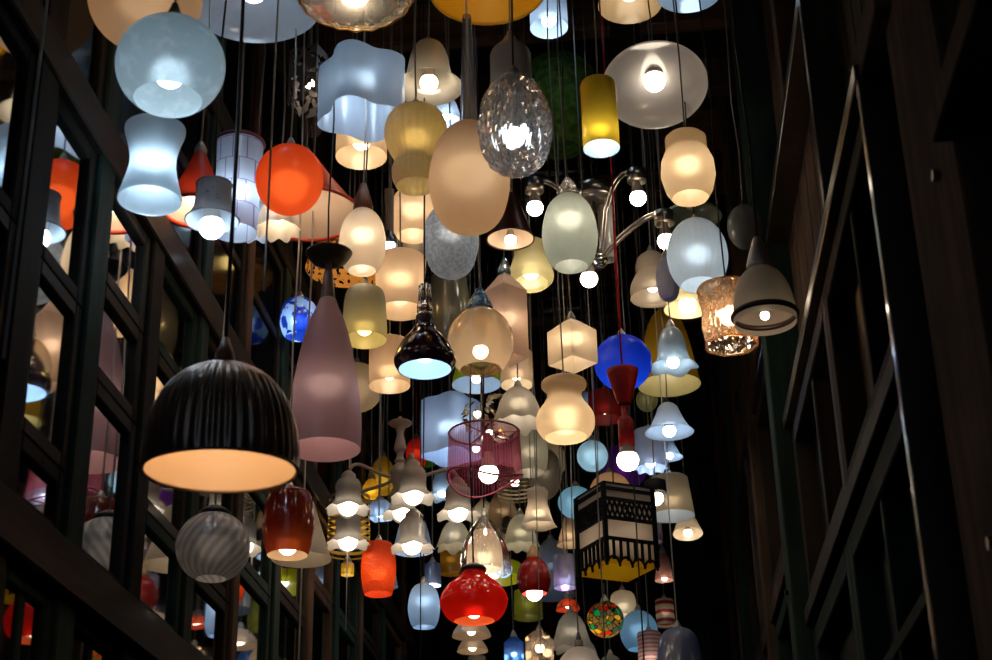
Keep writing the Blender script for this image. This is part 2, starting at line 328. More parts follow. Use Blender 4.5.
def lamp(name, box, d, prof, mat, label, bulb=None, seg=40, ruffle=None, lobes=None, ridges=None, flat=False, rot=0, tilt=0, cap=('m', .016, .03),
         cord='g', twist=None, cat='pendant lamp', thick=None, noshade=False, rim=None, cordr=.0028, hmin=.15, neck=None):
    x0, y0, x1, y1 = box; cx = (x0 + x1) / 2; w = x1 - x0
    pr, sm = PR[prof] if isinstance(prof, str) else prof
    pts = smoothprof(pr) if sm else list(pr)
    Rm = w * d / F / 2; rmax = max(p[0] for p in pts); Rm /= rmax
    T = Matrix.Rotation(tilt, 4, 'X')
    H = max((y1 - y0) * d / F * .8, .02); P = at(cx, y1, d); P.z += .0
    for it in range(40):
        ys = []; xs = []
        for r, z in pts:
            for s in range(12):
                a = 2 * pi * s / 12
                v = T @ Vector((r * Rm * cos(a), r * Rm * sin(a), z * H)); x_, y_ = proj(P + v); ys.append(y_); xs.append(x_)
        e1 = (max(ys) - y1) * d / F; e0 = (min(ys) - y0) * d / F
        P.z += e1 * .9; H += (e0 - e1) * .9; H = max(H, hmin * Rm * 2)
        P.x += (cx - (min(xs) + max(xs)) / 2) * d / F
        Rm *= w / (max(xs) - min(xs))
        # keep depth constant
        q = P - EYE; dep = -(vx * q.x + vy * q.y + vz * q.z).z; P.y += (d - dep) * .9
    root = empty(name, P, label, cat, PEND); root.rotation_euler.x = 0
    POS.append((name, label, tuple(P), Rm * rmax, H))
    npr = [(r * Rm, z * H) for r, z in pts]
    radf = zf = None
    if ruffle:
        n, amp, zm = ruffle
        fall = lambda i: max(0, 1 - pts[i][1] / zm) ** 1.5
        radf = lambda ph, i: 1 + amp * fall(i) * cos(n * ph)
        zf = lambda ph, i: -Rm * amp * .9 * fall(i) * cos(n * ph)
    if lobes: n, amp, ph0 = lobes; radf = lambda ph, i: 1 + amp * cos(n * (ph - ph0))
    if ridges:
        n, amp, tw = ridges; seg = max(seg, n * 4)
        radf = lambda ph, i: 1 + amp * cos(n * ph + tw * pts[i][1]) * min(1, 3 * sin(pi * min(.98, max(.06, pts[i][1]))))
    if ruffle: seg = max(seg, ruffle[0] * 6)
    if not noshade:
        if thick:
            t, inner = thick
            inn = [(max(r - t, .0005), z - (t if i > len(npr) * .6 else 0)) for i, (r, z) in enumerate(npr)]
            me = lathe_me('shade', inn[::-1] + npr, seg, None if not radf else (lambda ph, i, L_=len(npr): 1 if i < L_ else radf(ph, i - L_)), None, rot)
            me.materials.append(mat); me.materials.append(inner)
            nf = (len(npr) - 1) * seg
            for k in range(nf): me.polygons[k].material_index = 1
            o = link('shade', me, None, root, smooth=not flat)
        else:
            me = lathe_me('shade', npr, seg, radf, zf, rot, twist)
            o = link('shade', me, mat, root, smooth=not flat)
        o.rotation_euler.x = tilt
        if rim:
            for (zz, rr, rmt) in rim[:-1]:
                bm = bmesh.new()
                i = min(range(len(npr)), key=lambda k: abs(npr[k][1] - zz * H)); ring_bm(bm, npr[i][0] * 1.005, rr, zz * H, f=(lambda a: (radf(a, i) if radf else 1, zf(a, i) if zf else 0)))
                ro = from_bm('rim_band', bm, rim[-1], root, smooth=True); ro.rotation_euler.x = tilt
    top = T @ Vector((0, 0, H))
    tz = top.z
    if cap:
        cm, cr_, ch = cap; mm = {'m': solid((.42, .39, .35), .38, .6), 'k': solid((.015, .013, .012), .4), 'b': solid((.24, .09, .045), .35), 'w': solid((.45, .45, .45), .5),
                                 'g': solid((.5, .33, .12), .3, 1), 'x': crystal(), 'o': solid((.45, .28, .14), .6), 'bl': crystal((.3, .55, .8))}[cm]
        me = lathe_me('cap', [(cr_ * .2, -.012), (cr_, -.006), (cr_ * 1.05, ch * .1), (cr_ * .8, ch * .45), (cr_ * .3, ch), (.002, ch)], 16); link('cap', me, mm, root, top)
        tz += ch
    if neck:
        nm_, pp = neck; me = lathe_me('neck', [(r, z) for r, z in pp], 20); link('neck', me, nm_, root, (top.x, top.y, tz)); tz += pp[-1][1]
    if cord:
        c = cord_obj(root, 0, CEIL - P.z - tz, cord, cordr); c.location = (top.x, top.y, tz)
    if bulb:
        bz, col, s = bulb[:3]; r = bulb[3] if len(bulb) > 3 else min(.03, Rm * .4)
        add_bulb(root, T @ Vector((0, 0, bz * H)), r, col, s)
        if tz - bz * H > r * 2.6 and not noshade:
            so = lathe_me('socket', [(r * .5, 0), (.016, .004), (.016, max(.02, T.to_3x3().col[2].z * H - bz * H - r * 2.2))], 12)
            link('socket', so, solid((.3, .27, .24), .5), root, T @ Vector((0, 0, bz * H + r * 2.2))).rotation_euler.x = tilt
    return root

# ------------------------------------------------------------------ the hall: walls, ceiling, floor
XL, XR, YE = -1.16, .6, 9.4
KL = 1.16 / 1.9
def zl(z): return 1.6 + (z - 1.6) * KL
W_dark = wood((.010, .007, .005), (.031, .021, .014), .8, 0); W_brown = wood((.034, .020, .013), (.135, .078, .050), .9, 0)
W_green = wood((.008, .019, .014), (.024, .052, .038), .8, 0); W_gloss = wood((.02, .013, .009), (.07, .045, .028), .3, .8)
W_beam = wood((.014, .009, .006), (.048, .030, .020), .7, .03, axis='Y'); W_grey = wood((.012, .010, .0085), (.045, .037, .030), .65, 0)
W_joist = wood((.07, .040, .024), (.26, .14, .075), .6, .1, axis='X')
def struct(name, boxes, mat, parent=None, bevel=.004, smooth=False):
    bm = bmesh.new()
    for lo, hi in boxes: box_bm(bm, lo, hi)
    if bevel: bmesh.ops.bevel(bm, geom=list(bm.edges), offset=bevel, segments=1, affect='EDGES')
    o = from_bm(name, bm, mat, parent)
    if parent is None: o['kind'] = 'structure'
    return o
struct('floor', [((XL - .3, -1.5, -.1), (XR + .3, YE + .3, 0))], wood((.02, .015, .012), (.05, .04, .03)), bevel=0)
struct('ceiling', [((XL - .3, -1.5, CEIL), (XR + .3, YE + .3, CEIL + .1))], W_dark, bevel=0)
struct('wall_left', [((XL - .25, -1.5, 0), (XL - .12, YE + .3, CEIL))], W_dark, bevel=0)
struct('wall_right', [((XR + .12, -1.5, 0), (XR + .25, YE + .3, CEIL))], W_dark, bevel=0)
struct('wall_back', [((XL - .12, YE, 0), (XR + .12, YE + .12, CEIL))], W_green, bevel=0)
# ceiling joists and boards
for i in range(15):
    y = 4.1 + i * .5 + (.07 if i % 3 == 1 else 0)
    struct('trim_%d' % (i + 1), [((XL - .12, y, CEIL - .16 - .03 * (i % 2)), (XR + .12, y + .085, CEIL))], W_joist if i % 3 != 1 else W_brown)
struct('trim_16', [((-1.35, 3.5, CEIL - .24), (-1.22, YE, CEIL - .12))], W_dark)
for i, (y, z, r_) in enumerate(((7.1, 5.30, .035), (7.5, 5.42, .03), (7.95, 5.36, .04), (8.3, 5.55, .03), (6.6, 5.45, .03))):
    bm = bmesh.new(); tube_bm(bm, [(XL - .1, y, z), (XR + .1, y, z)], r_, 14); o = from_bm('trim_%d' % (90 + i), bm, solid((.012, .012, .014), .12, 0, None, .8), smooth=True); o['kind'] = 'structure'
struct('trim_17', [((.05, 3.5, CEIL - .24), (.17, YE, CEIL - .12))], W_dark)
# left wall: beams, posts
tn = [18]
def trim(boxes, mat, bevel=.005):
    o = struct('trim_%d' % tn[0], boxes, mat, bevel=bevel); tn[0] += 1; return o
trim([((XL - .12, 1.6, zl(3.0)), (XL + .045, YE, zl(3.17)))], W_beam)
trim([((XL - .12, 1.6, zl(4.68)), (XL + .03, YE, zl(4.84)))], W_beam)
trim([((XL - .12, 1.6, zl(5.75)), (XL + .026, YE, zl(5.9)))], W_dark)
trim([((XL - .12, 1.6, zl(7.0)), (XL + .026, YE, zl(7.15)))], W_dark)
LP = [(3.55, .12, W_dark), (4.30, .17, W_dark), (4.93, .16, W_green), (5.62, .15, W_dark), (6.36, .13, W_green), (7.15, .12, W_brown), (8.0, .14, W_green), (8.9, .12, W_brown), (9.7, .14, W_green), (10.6, .14, W_brown), (11.6, .14, W_green), (12.7, .14, W_brown), (14, .14, W_green), (15.4, .2, W_brown), (17, .2, W_green)]
LP = [(y * KL, w * KL, m) for y, w, m in LP if y * KL < YE]
for y, w, m in LP: trim([((XL - .12, y, 0), (XL + .022, y + w, CEIL))], m)
wn = [1]
def sash(side, y0, y1, z0, z1, mat, bars_h=(), bars_v=(), fw=.055, pane=None, dep=.03, rail_mat=None):
    """a framed window sash in the wall plane: frame, bars and one mesh for its glass"""
    X = XL if side < 0 else XR; s = 1 if side < 0 else -1
    a, b = X - s * .06, X + s * (dep if s < 0 else .010)
    pd = .040 if s < 0 else .004
    root = empty('window_%d' % wn[0], (X, (y0 + y1) / 2, z0), kind='structure'); wn[0] += 1
    def bx_(ya, yb, za, zb, ex=0): return ((min(a, b + s * ex), ya, za), (max(a, b + s * ex), yb, zb))
    def mk(nm, boxes, m, bv=.004):
        bm = bmesh.new()
        for lo, hi in boxes: box_bm(bm, lo, hi)
        if bv: bmesh.ops.bevel(bm, geom=list(bm.edges), offset=bv, segments=1, affect='EDGES')
        for v in bm.verts: v.co -= root.location
        return from_bm(nm, bm, m, root)
    mk('window_frame', [bx_(y0, y0 + fw, z0, z1), bx_(y1 - fw, y1, z0, z1), bx_(y0 + fw, y1 - fw, z0, z0 + fw), bx_(y0 + fw, y1 - fw, z1 - fw, z1)], mat)
    for z in bars_h: mk('glazing_bar', [bx_(y0 + fw, y1 - fw, z - .018, z + .018, -.006)], rail_mat or mat)
    for y in bars_v: mk('glazing_bar', [bx_(y - .018, y + .018, z0 + fw, z1 - fw, -.008)], mat)
    mk('pane', [((X - .012, y0 + fw * .5, z0 + fw * .5), (X - .004, y1 - fw * .5, z1 - fw * .5))] if s > 0 else [((X + .035, y0 + fw * .5, z0 + fw * .5), (X + .045, y1 - fw * .5, z1 - fw * .5))], pane or pane_glass(), 0)
    return root
ys = [y for y, w, m in LP]; ws = [w for y, w, m in LP]
spec = {0: ([3.42, 4.04], W_dark), 1: ([3.42, 4.04], W_dark), 2: ([3.86, 4.25], W_grey), 3: ([3.58, 4.27], W_green), 4: ([3.55, 4.2], W_dark), 5: ([3.8, 4.3], W_green), 6: ([3.9, 4.3], W_dark), 7: ([3.6, 4.2], W_brown), 8: ([3.7, 4.2], W_green), 9: ([3.8, 4.3], W_dark), 10: ([3.6, 4.2], W_brown), 11: ([3.8, 4.3], W_dark), 12: ([3.6, 4.2], W_brown), 13: ([3.8, 4.3], W_dark)}
for i in range(len(ys) - 1):
    a, b = ys[i] + ws[i], ys[i + 1]; r, m = spec[i]
    zs = [3.17] + r + [4.68]
    for k in range(3):
        hb = [(zs[k] + zs[k + 1]) / 2] if (zs[k + 1] - zs[k]) > .7 else []
        sash(-1, a, b, zl(zs[k]), zl(zs[k + 1]), m if k != 1 else (W_beam if i < 4 else m), [zl(h) for h in hb], [], .036)
    sash(-1, a, b, zl(2.1), zl(3.0), W_green if i % 2 else W_dark, [zl(2.55)], [(a + b) / 2], .036, pane_glass(.35))
    sash(-1, a, b, zl(4.84), zl(5.75), W_dark, [zl(5.3)], [], .036, pane_glass(.06, .1)); sash(-1, a, b, zl(5.9), zl(7.0), W_dark, [], [], .04, pane_glass(.05, .1))
# right wall
RP = [(1.2, .3, .05, W_brown), (2.36, .41, .012, W_brown), (5.05, .14, .086, W_green), (6.35, .12, .06, W_brown), (7.6, .14, .07, W_green), (8.8, .12, .06, W_brown)]
for y, w, p, m in RP: trim([((XR - p, y, 0), (XR + .12, y + w, CEIL))], m)
trim([((XR - .05, 2.93, 0), (XR + .1, 2.965, 3.50))], W_gloss, .003)
trim([((XR - .055, 2.93, 3.49), (XR + .1, 5.05, 3.53))], W_gloss, .003)
trim([((XR - .055, 3.56, 3.53), (XR + .1, 3.60, CEIL))], W_gloss, .003)
trim([((XR - .05, 3.6, 4.19), (XR + .1, 5.05, 4.23))], W_gloss, .003)
trim([((XR - .04, 4.2, 4.23), (XR + .1, 4.28, CEIL))], W_brown, .003)
trim([((XR - .05, 2.965, 2.82), (XR + .1, 5.05, 2.87))], W_grey, .003)
trim([((XR - .045, 1.5, 2.99), (XR + .1, 2.37, 3.05))], W_brown, .003)
trim([((XR - .045, 2.67, 3.49), (XR + .1, 2.93, 3.57))], W_brown, .003)
trim([((XR - .045, 5.19, 4.05), (XR + .1, YE, 4.10))], W_gloss, .003)
trim([((XR - .045, 5.19, 3.15), (XR + .1, YE, 3.22))], W_brown, .003)
trim([((XR - .045, 5.19, 5.0), (XR + .1, YE, 5.06))], W_gloss, .003)
trim([((XR - .045, 6.9, 2.5), (XR + .1, 6.94, 5.0))], W_gloss, .003)
trim([((XR - .03, 5.62, 2.5), (XR + .1, 5.66, 6.1))], W_gloss, .003)
trim([((XR - .055, 8.2, 2.5), (XR + .1, 8.24, 6.1))], W_gloss, .003)
def boards(y0, y1, z0, z1, n, mat, off=.03, gap=.008):
    w = (y1 - y0) / n
    trim([((XR + off, y0 + k * w + gap / 2, z0), (XR + .12, y0 + (k + 1) * w - gap / 2, z1)) for k in range(n)], mat, .004)
boards(2.78, 2.93, 0, 3.49, 2, wood((.004, .003, .003), (.010, .008, .006), .5))
boards(3.6, 5.05, 3.53, 4.19, 7, W_brown); boards(2.93, 3.56, 3.53, CEIL, 5, W_dark); boards(3.6, 5.05, 4.23, CEIL, 7, W_brown)
boards(2.78, 2.93, 3.57, CEIL, 3, W_brown); boards(1.5, 2.37, 0, 2.99, 5, W_brown, .05); boards(1.5, 2.37, 3.05, CEIL, 5, W_brown, .03)
sash(1, 2.97, 4.05, 1.9, 2.8, W_green, [2.4], [3.5], .07, solid((.006, .012, .010), .4))
sash(1, 4.05, 5.05, 1.9, 2.8, W_green, [2.4], [], .07, solid((.006, .012, .010), .4))
sash(1, 2.97, 3.95, 2.88, 3.48, W_dark, [], [3.4], .06, solid((.012, .007, .004), .4))
sash(1, 3.95, 5.05, 2.88, 3.48, W_grey, [], [4.45], .06, solid((.008, .014, .012), .5))
for (a, b) in ((5.19, 6.35), (6.47, 7.6), (7.74, 8.8)):
    sash(1, a, b, 3.24, 4.03, W_dark, [], [(a + b) / 2], .06, pane_glass(.3, .05)); sash(1, a, b, 4.12, 4.98, W_brown, [4.55], [], .06, pane_glass(.3, .05))
    sash(1, a, b, 5.08, 6.1, W_dark, [], [], .06, solid((.010, .007, .005), .5)); sash(1, a, b, 2.2, 3.13, W_green, [2.7], [], .06, pane_glass(.25, .05))
# back wall: planks, posts and a lit shop window high up
for k, (x, w, m) in enumerate([(-1.75, .16, W_brown), (-1.15, .12, W_green), (-.62, .14, W_brown), (-.12, .1, W_brown), (.3, .16, W_green)]):
    trim([((x, YE - .07, 0), (x + w, YE, CEIL))], m)
for z in (3.1, 3.9, 4.9): trim([((XL - .1, YE - .05, z), (XR + .1, YE, z + .09))], W_dark)
# bolts on the right-hand timbers
for y, z in ((2.50, 3.0), (2.52, 2.33), (5.12, 2.95), (5.12, 4.2)):
    bm = bmesh.new(); bmesh.ops.create_cone(bm, cap_ends=True, segments=6, radius1=.012, radius2=.010, depth=.014, matrix=Matrix.Translation((XR - (.017 if y < 3 else .0915), y, z)) @ Matrix.Rotation(pi / 2, 4, 'Y'))
    o = from_bm('bolt', bm, solid((.25, .16, .1), .35, 1)); o['label'] = 'rusty hexagonal bolt head in the brown timbers of the right wall'; o['category'] = 'bolt'; o['group'] = 'bolts in the right wall'
# faint daylight coming in at the camera's end of the hall
w = bpy.data.worlds.new('world'); sc.world = w; w.use_nodes = True; w.node_tree.nodes['Background'].inputs[0].default_value = (.55, .72, 1, 1); w.node_tree.nodes['Background'].inputs[1].default_value = .06

sc.view_settings.view_transform = 'Standard'; sc.view_settings.look = 'None'; sc.view_settings.gamma = 1; sc.view_settings.exposure = .8
sc.cycles.use_denoising = True; sc.cycles.sample_clamp_indirect = 4; sc.cycles.max_bounces = 10; sc.cycles.transparent_max_bounces = 12; sc.cycles.caustics_reflective = True

# ------------------------------------------------------------------ the lamps
cream = (.86, .74, .56); white = (.8, .8, .78); tan_ = (.74, .62, .46); greyw = (.62, .62, .6); olive = (.62, .57, .42)
gold = solid((.6, .36, .10), .28, 1); chrome = solid((.62, .6, .56), .22, 1); darkm = solid((.03, .025, .02), .35, .5)
G = 'globe_pendant_lamp'; B = 'bell_pendant_lamp'; C_ = 'cylinder_pendant_lamp'; V = 'vase_pendant_lamp'; K = 'cone_pendant_lamp'; D_ = 'dome_pendant_lamp'
# --- top left
lamp(G, (116, 12, 224, 118), 3.3, 'globe_open', frost((.60, .68, .68), .42, .15, .08, var=((.74, .80, .80), 26, .5, .62, 'noise')), 'pale blue frosted glass globe with an open bottom, largest globe at top left', (.34, 'c', 8, .032), seg=48, cap=('m', .02, .05))
lamp(G, (88, -62, 201, 54), 3.6, 'globe', frost((.80, .62, .44), .35), 'big plain cream globe behind the pale blue open globe', (.5, 'w', 3.0, .05))
lamp(D_, (186, -48, 320, 43), 4.3, 'bowl', frost((.40, .43, .48), .32, .2, .1, var=((.52, .56, .6), 7, .4, .6, 'noise')), 'wide smoky grey marbled glass bowl with a round white bulb, cut by the top edge', (.42, 'c', 6, .036), seg=56)
lamp(V, (118, 113, 185, 216), 3.5, 'hour', frost((.62, .72, .78), .5, .2, .07, bump=(30, .2)), 'blue-white frosted hourglass shade hanging under the pale blue open globe', (.5, 'c', 11, .03), cap=None, cord='w')
lamp(B, (186, 176, 238, 233), 3.8, ([(1, 0), (.86, .1), (.74, .35), (.68, .7), (.67, 1), (.3, 1), (.1, 1)], 0), frost((.50, .48, .50), .12, .6, .02, inner=(.55, .62, .68), var=((.06, .06, .09), 42, .36, .30, 'noise')), 'small grey fabric shade printed with dark leaves, bulb hanging out below', (-.18, 'c', 9, .03), cord='k', cap=('k', .012, .02), rim=[(0, .002, 0), (1, .002, 0), solid((.4, .4, .42), .6)])
lamp(C_, (213, 130, 263, 243), 4.4, 'cyl_taper', frost((.66, .72, .80), .55, .25, .08, bump=(20, .2), var=((.36, .28, .46), 13, .4, .9, 'brick')), 'tall blue-white cylinder with purple line drawing beside the orange globe', (.42, 'c', 12, .03), rim=[(.97, .006, 0), frost((.35, .15, .22), .4)], cord='g')
lamp(G, (256, 143, 323, 216), 4.2, 'globe', frost((.90, .17, .04), .42, .3, .04), 'plain bright orange globe', (.42, 'w', 4.5, .04), cap=('w', .015, .03))
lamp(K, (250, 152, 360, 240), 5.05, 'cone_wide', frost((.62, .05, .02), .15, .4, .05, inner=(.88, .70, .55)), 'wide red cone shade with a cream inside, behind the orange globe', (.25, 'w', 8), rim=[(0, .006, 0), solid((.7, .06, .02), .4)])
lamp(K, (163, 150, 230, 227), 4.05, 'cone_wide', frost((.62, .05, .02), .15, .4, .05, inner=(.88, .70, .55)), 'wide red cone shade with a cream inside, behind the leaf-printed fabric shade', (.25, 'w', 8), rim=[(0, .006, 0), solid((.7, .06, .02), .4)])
lamp(B, (234, 196, 276, 242), 4.75, 'bell', frost((.70, .72, .76), .4), 'bluish white frilled glass bell half hidden by the line-drawn cylinder', (.4, 'c', 5), ruffle=(9, .09, .5))
lamp(B, (256, 190, 300, 241), 4.55, 'bell', frost((.80, .72, .6), .4), 'cream frilled glass bell below the orange globe', (.45, 'w', 6), ruffle=(9, .09, .5))
# --- top middle
lamp('crystal_bowl_pendant_lamp', (299, -45, 411, 30), 3.9, ([(.05, 0), (.55, .02), (.8, .1), (.95, .3), (1, .6), (.97, 1)], 1), crystal((1, .88, .72)), 'amber-tinted cut crystal bowl cut off by the top edge', (.75, 'n', 9, .035), ridges=(18, .03, 1), flat=True, rim=[(.3, .004, 0), (.6, .004, 0), gold])
lamp('lattice_cube_pendant_lamp', (287, 42, 332, 120), 4.95, 'box', pierced((.30, .26, .24), 40, .54, .3), 'square metal lantern pierced with scrollwork, left of the wavy blue drum', (.45, 'n', 5, .016), seg=4, flat=True, rot=.5, rim=None, cap=('k', .02, .03))
lamp(C_, (322, 42, 400, 140), 4.8, 'cyl', frost((.58, .66, .72), .45, .2, .06, inner=(.72, .82, .95)), 'pale blue glass drum with four wavy lobes at upper middle', (.62, 'c', 10, .03), lobes=(4, .16, -1.75), seg=72, cord='k', cap=('w', .02, .02))
lamp(C_, (336, 100, 387, 170), 5.2, 'cyl', frost((.84, .68, .48), .5), 'warm cream cylinder poking out below the wavy blue drum', (.35, 'w', 9))
lamp(B, (395, 38, 463, 106), 4.9, 'bell_flare', frost((.50, .45, .37), .3, .15, .12), 'tan flared glass bell with a round white bulb, left of the smoky glass neck', (.1, 'n', 10, .028), cap=('g', .012, .02))
lamp(V, (385, 101, 447, 196), 4.3, 'pinch', frost((.66, .62, .50), .42, .3, .06, var=((.74, .66, .46), 60, .35, .7, 'noise')), 'ribbed olive-cream glass bud pinched above a ruffled skirt', (.62, 'y', 6, .028), ridges=(26, .018, 0), ruffle=None, cord='g', cap=('m', .022, .03))
lamp(B, (432, 96, 462, 130), 5.6, 'bell', frost((.6, .66, .78), .4), 'small blue-lit bell between the olive bud and the long-necked cream egg', (.3, 'c', 12, .02))
lamp('egg_pendant_lamp', (429, 119, 510, 236), 4.0, 'egg', frost((.80, .64, .46), .35, .5, .02), 'large plain cream egg under a long smoky glass neck', (.5, 'w', 3.2, .055), cap=None, neck=(clear((.75, .76, .8), .25, .35, .1), [(.026, -.01), (.022, .03), (.019, .12), (.015, .25), (.012, .34)]), cord='w')
lamp(D_, (430, -70, 545, 24), 4.8, 'bowl', solid((.75, .42, .02), .35), 'mustard yellow metal dome with a pale yellow inside, cut by the top edge', (.3, 'y', 4, .03), thick=(.003, solid((.85, .52, .03), .4)), rim=[(0, .004, 0), solid((.75, .45, .02), .35)])
lamp(C_, (528, -45, 568, 39), 6.1, 'cyl', frost((.72, .8, .9), .5, inner=(.8, .9, 1)), 'bluish white lit cylinder cut by the top edge', (.12, 'c', 9, .028))
lamp(C_, (490, 30, 532, 98), 4.5, 'funnel', frost((.50, .48, .46), .25), 'unlit grey-white funnel-topped cylinder behind the cut crystal egg', None, cap=None, cord='w')
lamp('crystal_egg_pendant_lamp', (479, 72, 551, 178), 3.8, 'egg', crystal((1, .90, .80), .03, .10), 'clear twisted crystal egg with a cool light inside', (.36, 'c', 5, .026), ridges=(13, .06, 16), seg=65, flat=True, cord='k', cap=('m', .02, .03))
lamp('grass_ball_pendant_lamp', (512, 50, 606, 160), 6.4, 'globe_slot', frost((.055, .13, .025), .05, .8, 0, bump=(55, 1), var=((.11, .23, .05), 30, .4, .6, 'noise')), 'round dark green grass-covered ball', (.6, 'n', 3, .02), seg=48)
lamp(C_, (580, 74, 620, 158), 4.5, 'cyl', frost((.85, .42, .02), .45, .1, .09, inner=(.8, .85, .9)), 'glossy yellow glass cylinder with a white inside', (.26, 'c', 14, .02), thick=None, cord='g', cap=('g', .008, .02))
lamp(D_, (602, 42, 708, 129), 5.1, 'bowl', frost((.58, .55, .54), .25, .12, .12), 'wide greyish white opal bowl tilted towards us with a round bulb', (.52, 'n', 5, .036), tilt=-.40, seg=56)
lamp(D_, (656, -40, 722, 13), 5.5, 'bowl', frost((.5, .6, .68), .4, .1, .15), 'pale blue glass dish cut by the top edge, right of the cream dish', (.4, 'c', 5))
lamp(D_, (598, -30, 662, 24), 5.6, 'bowl', frost((.80, .66, .44), .4, bump=(12, .6)), 'cream crumpled dish cut by the top edge, left of the pale blue glass dish', (.4, 'w', 5))
lamp(V, (661, 127, 716, 207), 4.6, 'capjar', frost((.86, .74, .56), .5, .2, .07), 'warm white jar with a straight collar, below the tilted opal bowl', (.5, 'w', 10, .028), cord='g')
# --- middle band
lamp(K, (487, 192, 534, 250), 5.4, 'cone', frost((.055, .012, .010), .03, .3, .08, inner=(.80, .62, .45)), 'burgundy cone shade with a cream inside and a filament bulb', (-.02, 'n', 12, .02), rim=[(0, .003, 0), solid((.08, .015, .012), .3)])
lamp(V, (542, 192, 598, 274), 4.8, 'egg_open', frost((.60, .66, .62), .5, .3, .05, bump=(60, .3)), 'frosted netted glass egg on a clear crystal knob', (.62, 'n', 9, .03), cap=('x', .035, .06), cord='k')
lamp(V, (508, 236, 554, 293), 5.9, 'shortjar', frost((.74, .66, .36), .45, .2, .06), 'pale yellow bell jar with a grey collar, behind the netted glass egg', (.3, 'n', 7), tilt=-.15)
lamp('box_pendant_lamp', (483, 272, 529, 368), 5.3, ([(1, 0), (1, .78), (.25, .98), (.1, 1)], 0), frost((.72, .56, .46), .45, .4, .03), 'pinkish cream square box shade under a blue beaded finial', (.45, 'w', 7, .028), seg=4, flat=True, rot=0, cap=('bl', .022, .06), cord='k')
lamp(V, (339, 207, 386, 277), 4.7, 'egg_open', frost((.86, .74, .6), .5, .25, .06), 'small warm egg with a brown wooden cap, beside the rattan shade', (.55, 'n', 10, .026), cap=('b', .03, .09), cord='w')
lamp(V, (391, 186, 436, 244), 5.6, 'jar', frost((.86, .72, .55), .5), 'warm cream glass jar directly under the olive bud', (.55, 'w', 9), cord='g')
lamp('egg_pendant_lamp', (423, 202, 479, 280), 4.9, 'pointegg', frost((.34, .42, .54), .42, .3, .05, var=((.56, .62, .70), 90, .4, .62, 'noise')), 'blue-grey woven egg overlapped by the large cream egg', (.6, 'n', 7, .026), cap=('m', .02, .03))
lamp(V, (375, 247, 426, 321), 5.1, 'cyl_taper', frost((.88, .70, .50), .5, .2, .06), 'warm cream rounded jar left of the dark olive vase', (.55, 'w', 9, .028))
lamp(B, (342, 283, 387, 349), 4.7, ([(.97, 0), (1, .15), (.95, .5), (.9, .8), (.72, .96), (.2, 1)], 1), frost((.60, .60, .46), .45), 'grey-green glass cup glowing yellow at its lower half', (.22, 'y', 7, .022), cord='k')
lamp(C_, (369, 334, 410, 394), 5.25, 'cyl', frost((.86, .66, .45), .5, .2, .06), 'warm cream plain tube beside the grey-green cup', (.3, 'w', 7, .024))
lamp(G, (330, 362, 383, 413), 6.2, 'globe', frost((.62, .52, .38), .35), 'dull tan globe half hidden by the pink bell', (.5, 'w', 2.5, .04))
pk = lamp(B, (288, 296, 361, 462), 4.4, 'longbell', frost((.52, .36, .39), .32, .3, .03, inner=(.66, .42, .45)), 'long dusty pink bell under a black saucer', (.40, 'n', 4.2, .04), cap=None, cord='k')
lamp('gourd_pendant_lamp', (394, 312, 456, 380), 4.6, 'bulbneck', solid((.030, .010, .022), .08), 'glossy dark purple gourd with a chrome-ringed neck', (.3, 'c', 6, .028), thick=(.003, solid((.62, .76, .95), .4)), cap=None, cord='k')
lamp('vase_pendant_lamp', (428, 268, 470, 356), 5.8, 'barrel', frost((.20, .19, .14), .3, .15, .08), 'unlit dark olive grey vase behind the purple gourd', (.5, 'n', 3, .02))
lamp(G, (447, 306, 514, 378), 4.9, 'globe_open', clear((.95, .80, .60), .10, .38, .12), 'smoky amber glass globe with gold inside and a blue glass collar', (.30, 'w', 9, .024), cap=('bl', .04, .07), cord='g')
lamp(B, (452, 352, 501, 394), 6.3, 'bowl', frost((.62, .68, .02), .3, .3, .05, inner=(.66, .78, .9)), 'lime green dome with a white inside, under the amber globe', (.2, 'c', 7, .02))
lamp('box_pendant_lamp', (547, 318, 598, 374), 5.3, ([(.97, 0), (1, .05), (1, .74), (.3, .97), (.1, 1)], 0), frost((.84, .74, .58), .5, .3, .04), 'pleated cream square lantern above the cream gourd', (.55, 'w', 9, .026), seg=4, flat=True, rot=0)
lamp('gourd_pendant_lamp', (536, 373, 595, 445), 4.85, 'gourd', frost((.86, .72, .52), .5, .2, .06), 'smooth cream gourd with a wide mouth and waisted neck', (.35, 'w', 9, .03))
lamp(C_, (500, 346, 533, 392), 6.0, 'cyl', frost((.72, .56, .42), .45, inner=(.85, .76, .6)), 'short tan cylinder left of the pleated lantern', (.3, 'w', 7, .02), tilt=-.05)
lamp(G, (594, 334, 652, 391), 5.4, 'globe', frost((.012, .07, .62), .35, .3, .05), 'saturated royal blue globe', (.3, 'c', 9, .035), cord='r')
lamp(B, (650, 326, 697, 376), 5.6, 'bell_flare', frost((.50, .58, .60), .4, .15, .1, bump=(14, .5)), 'blue-white glass flower bell with a lit bulb, in front of the ochre shade', (.12, 'c', 11, .022), ruffle=(5, .08, .5))
lamp(B, (638, 308, 701, 397), 6.4, 'bell', frost((.52, .30, .02), .32, .3, .05, inner=(.85, .78, .42)), 'large ochre yellow bell behind the blue-white flower bell', (.3, 'n', 5, .03))
lamp(B, (645, 402, 694, 441), 5.9, 'hat', frost((.55, .62, .72), .4, .2, .08), 'blue-white glass hat shade with a bulb, below the ochre bell', (.06, 'c', 11, .024), cap=('k', .01, .02))
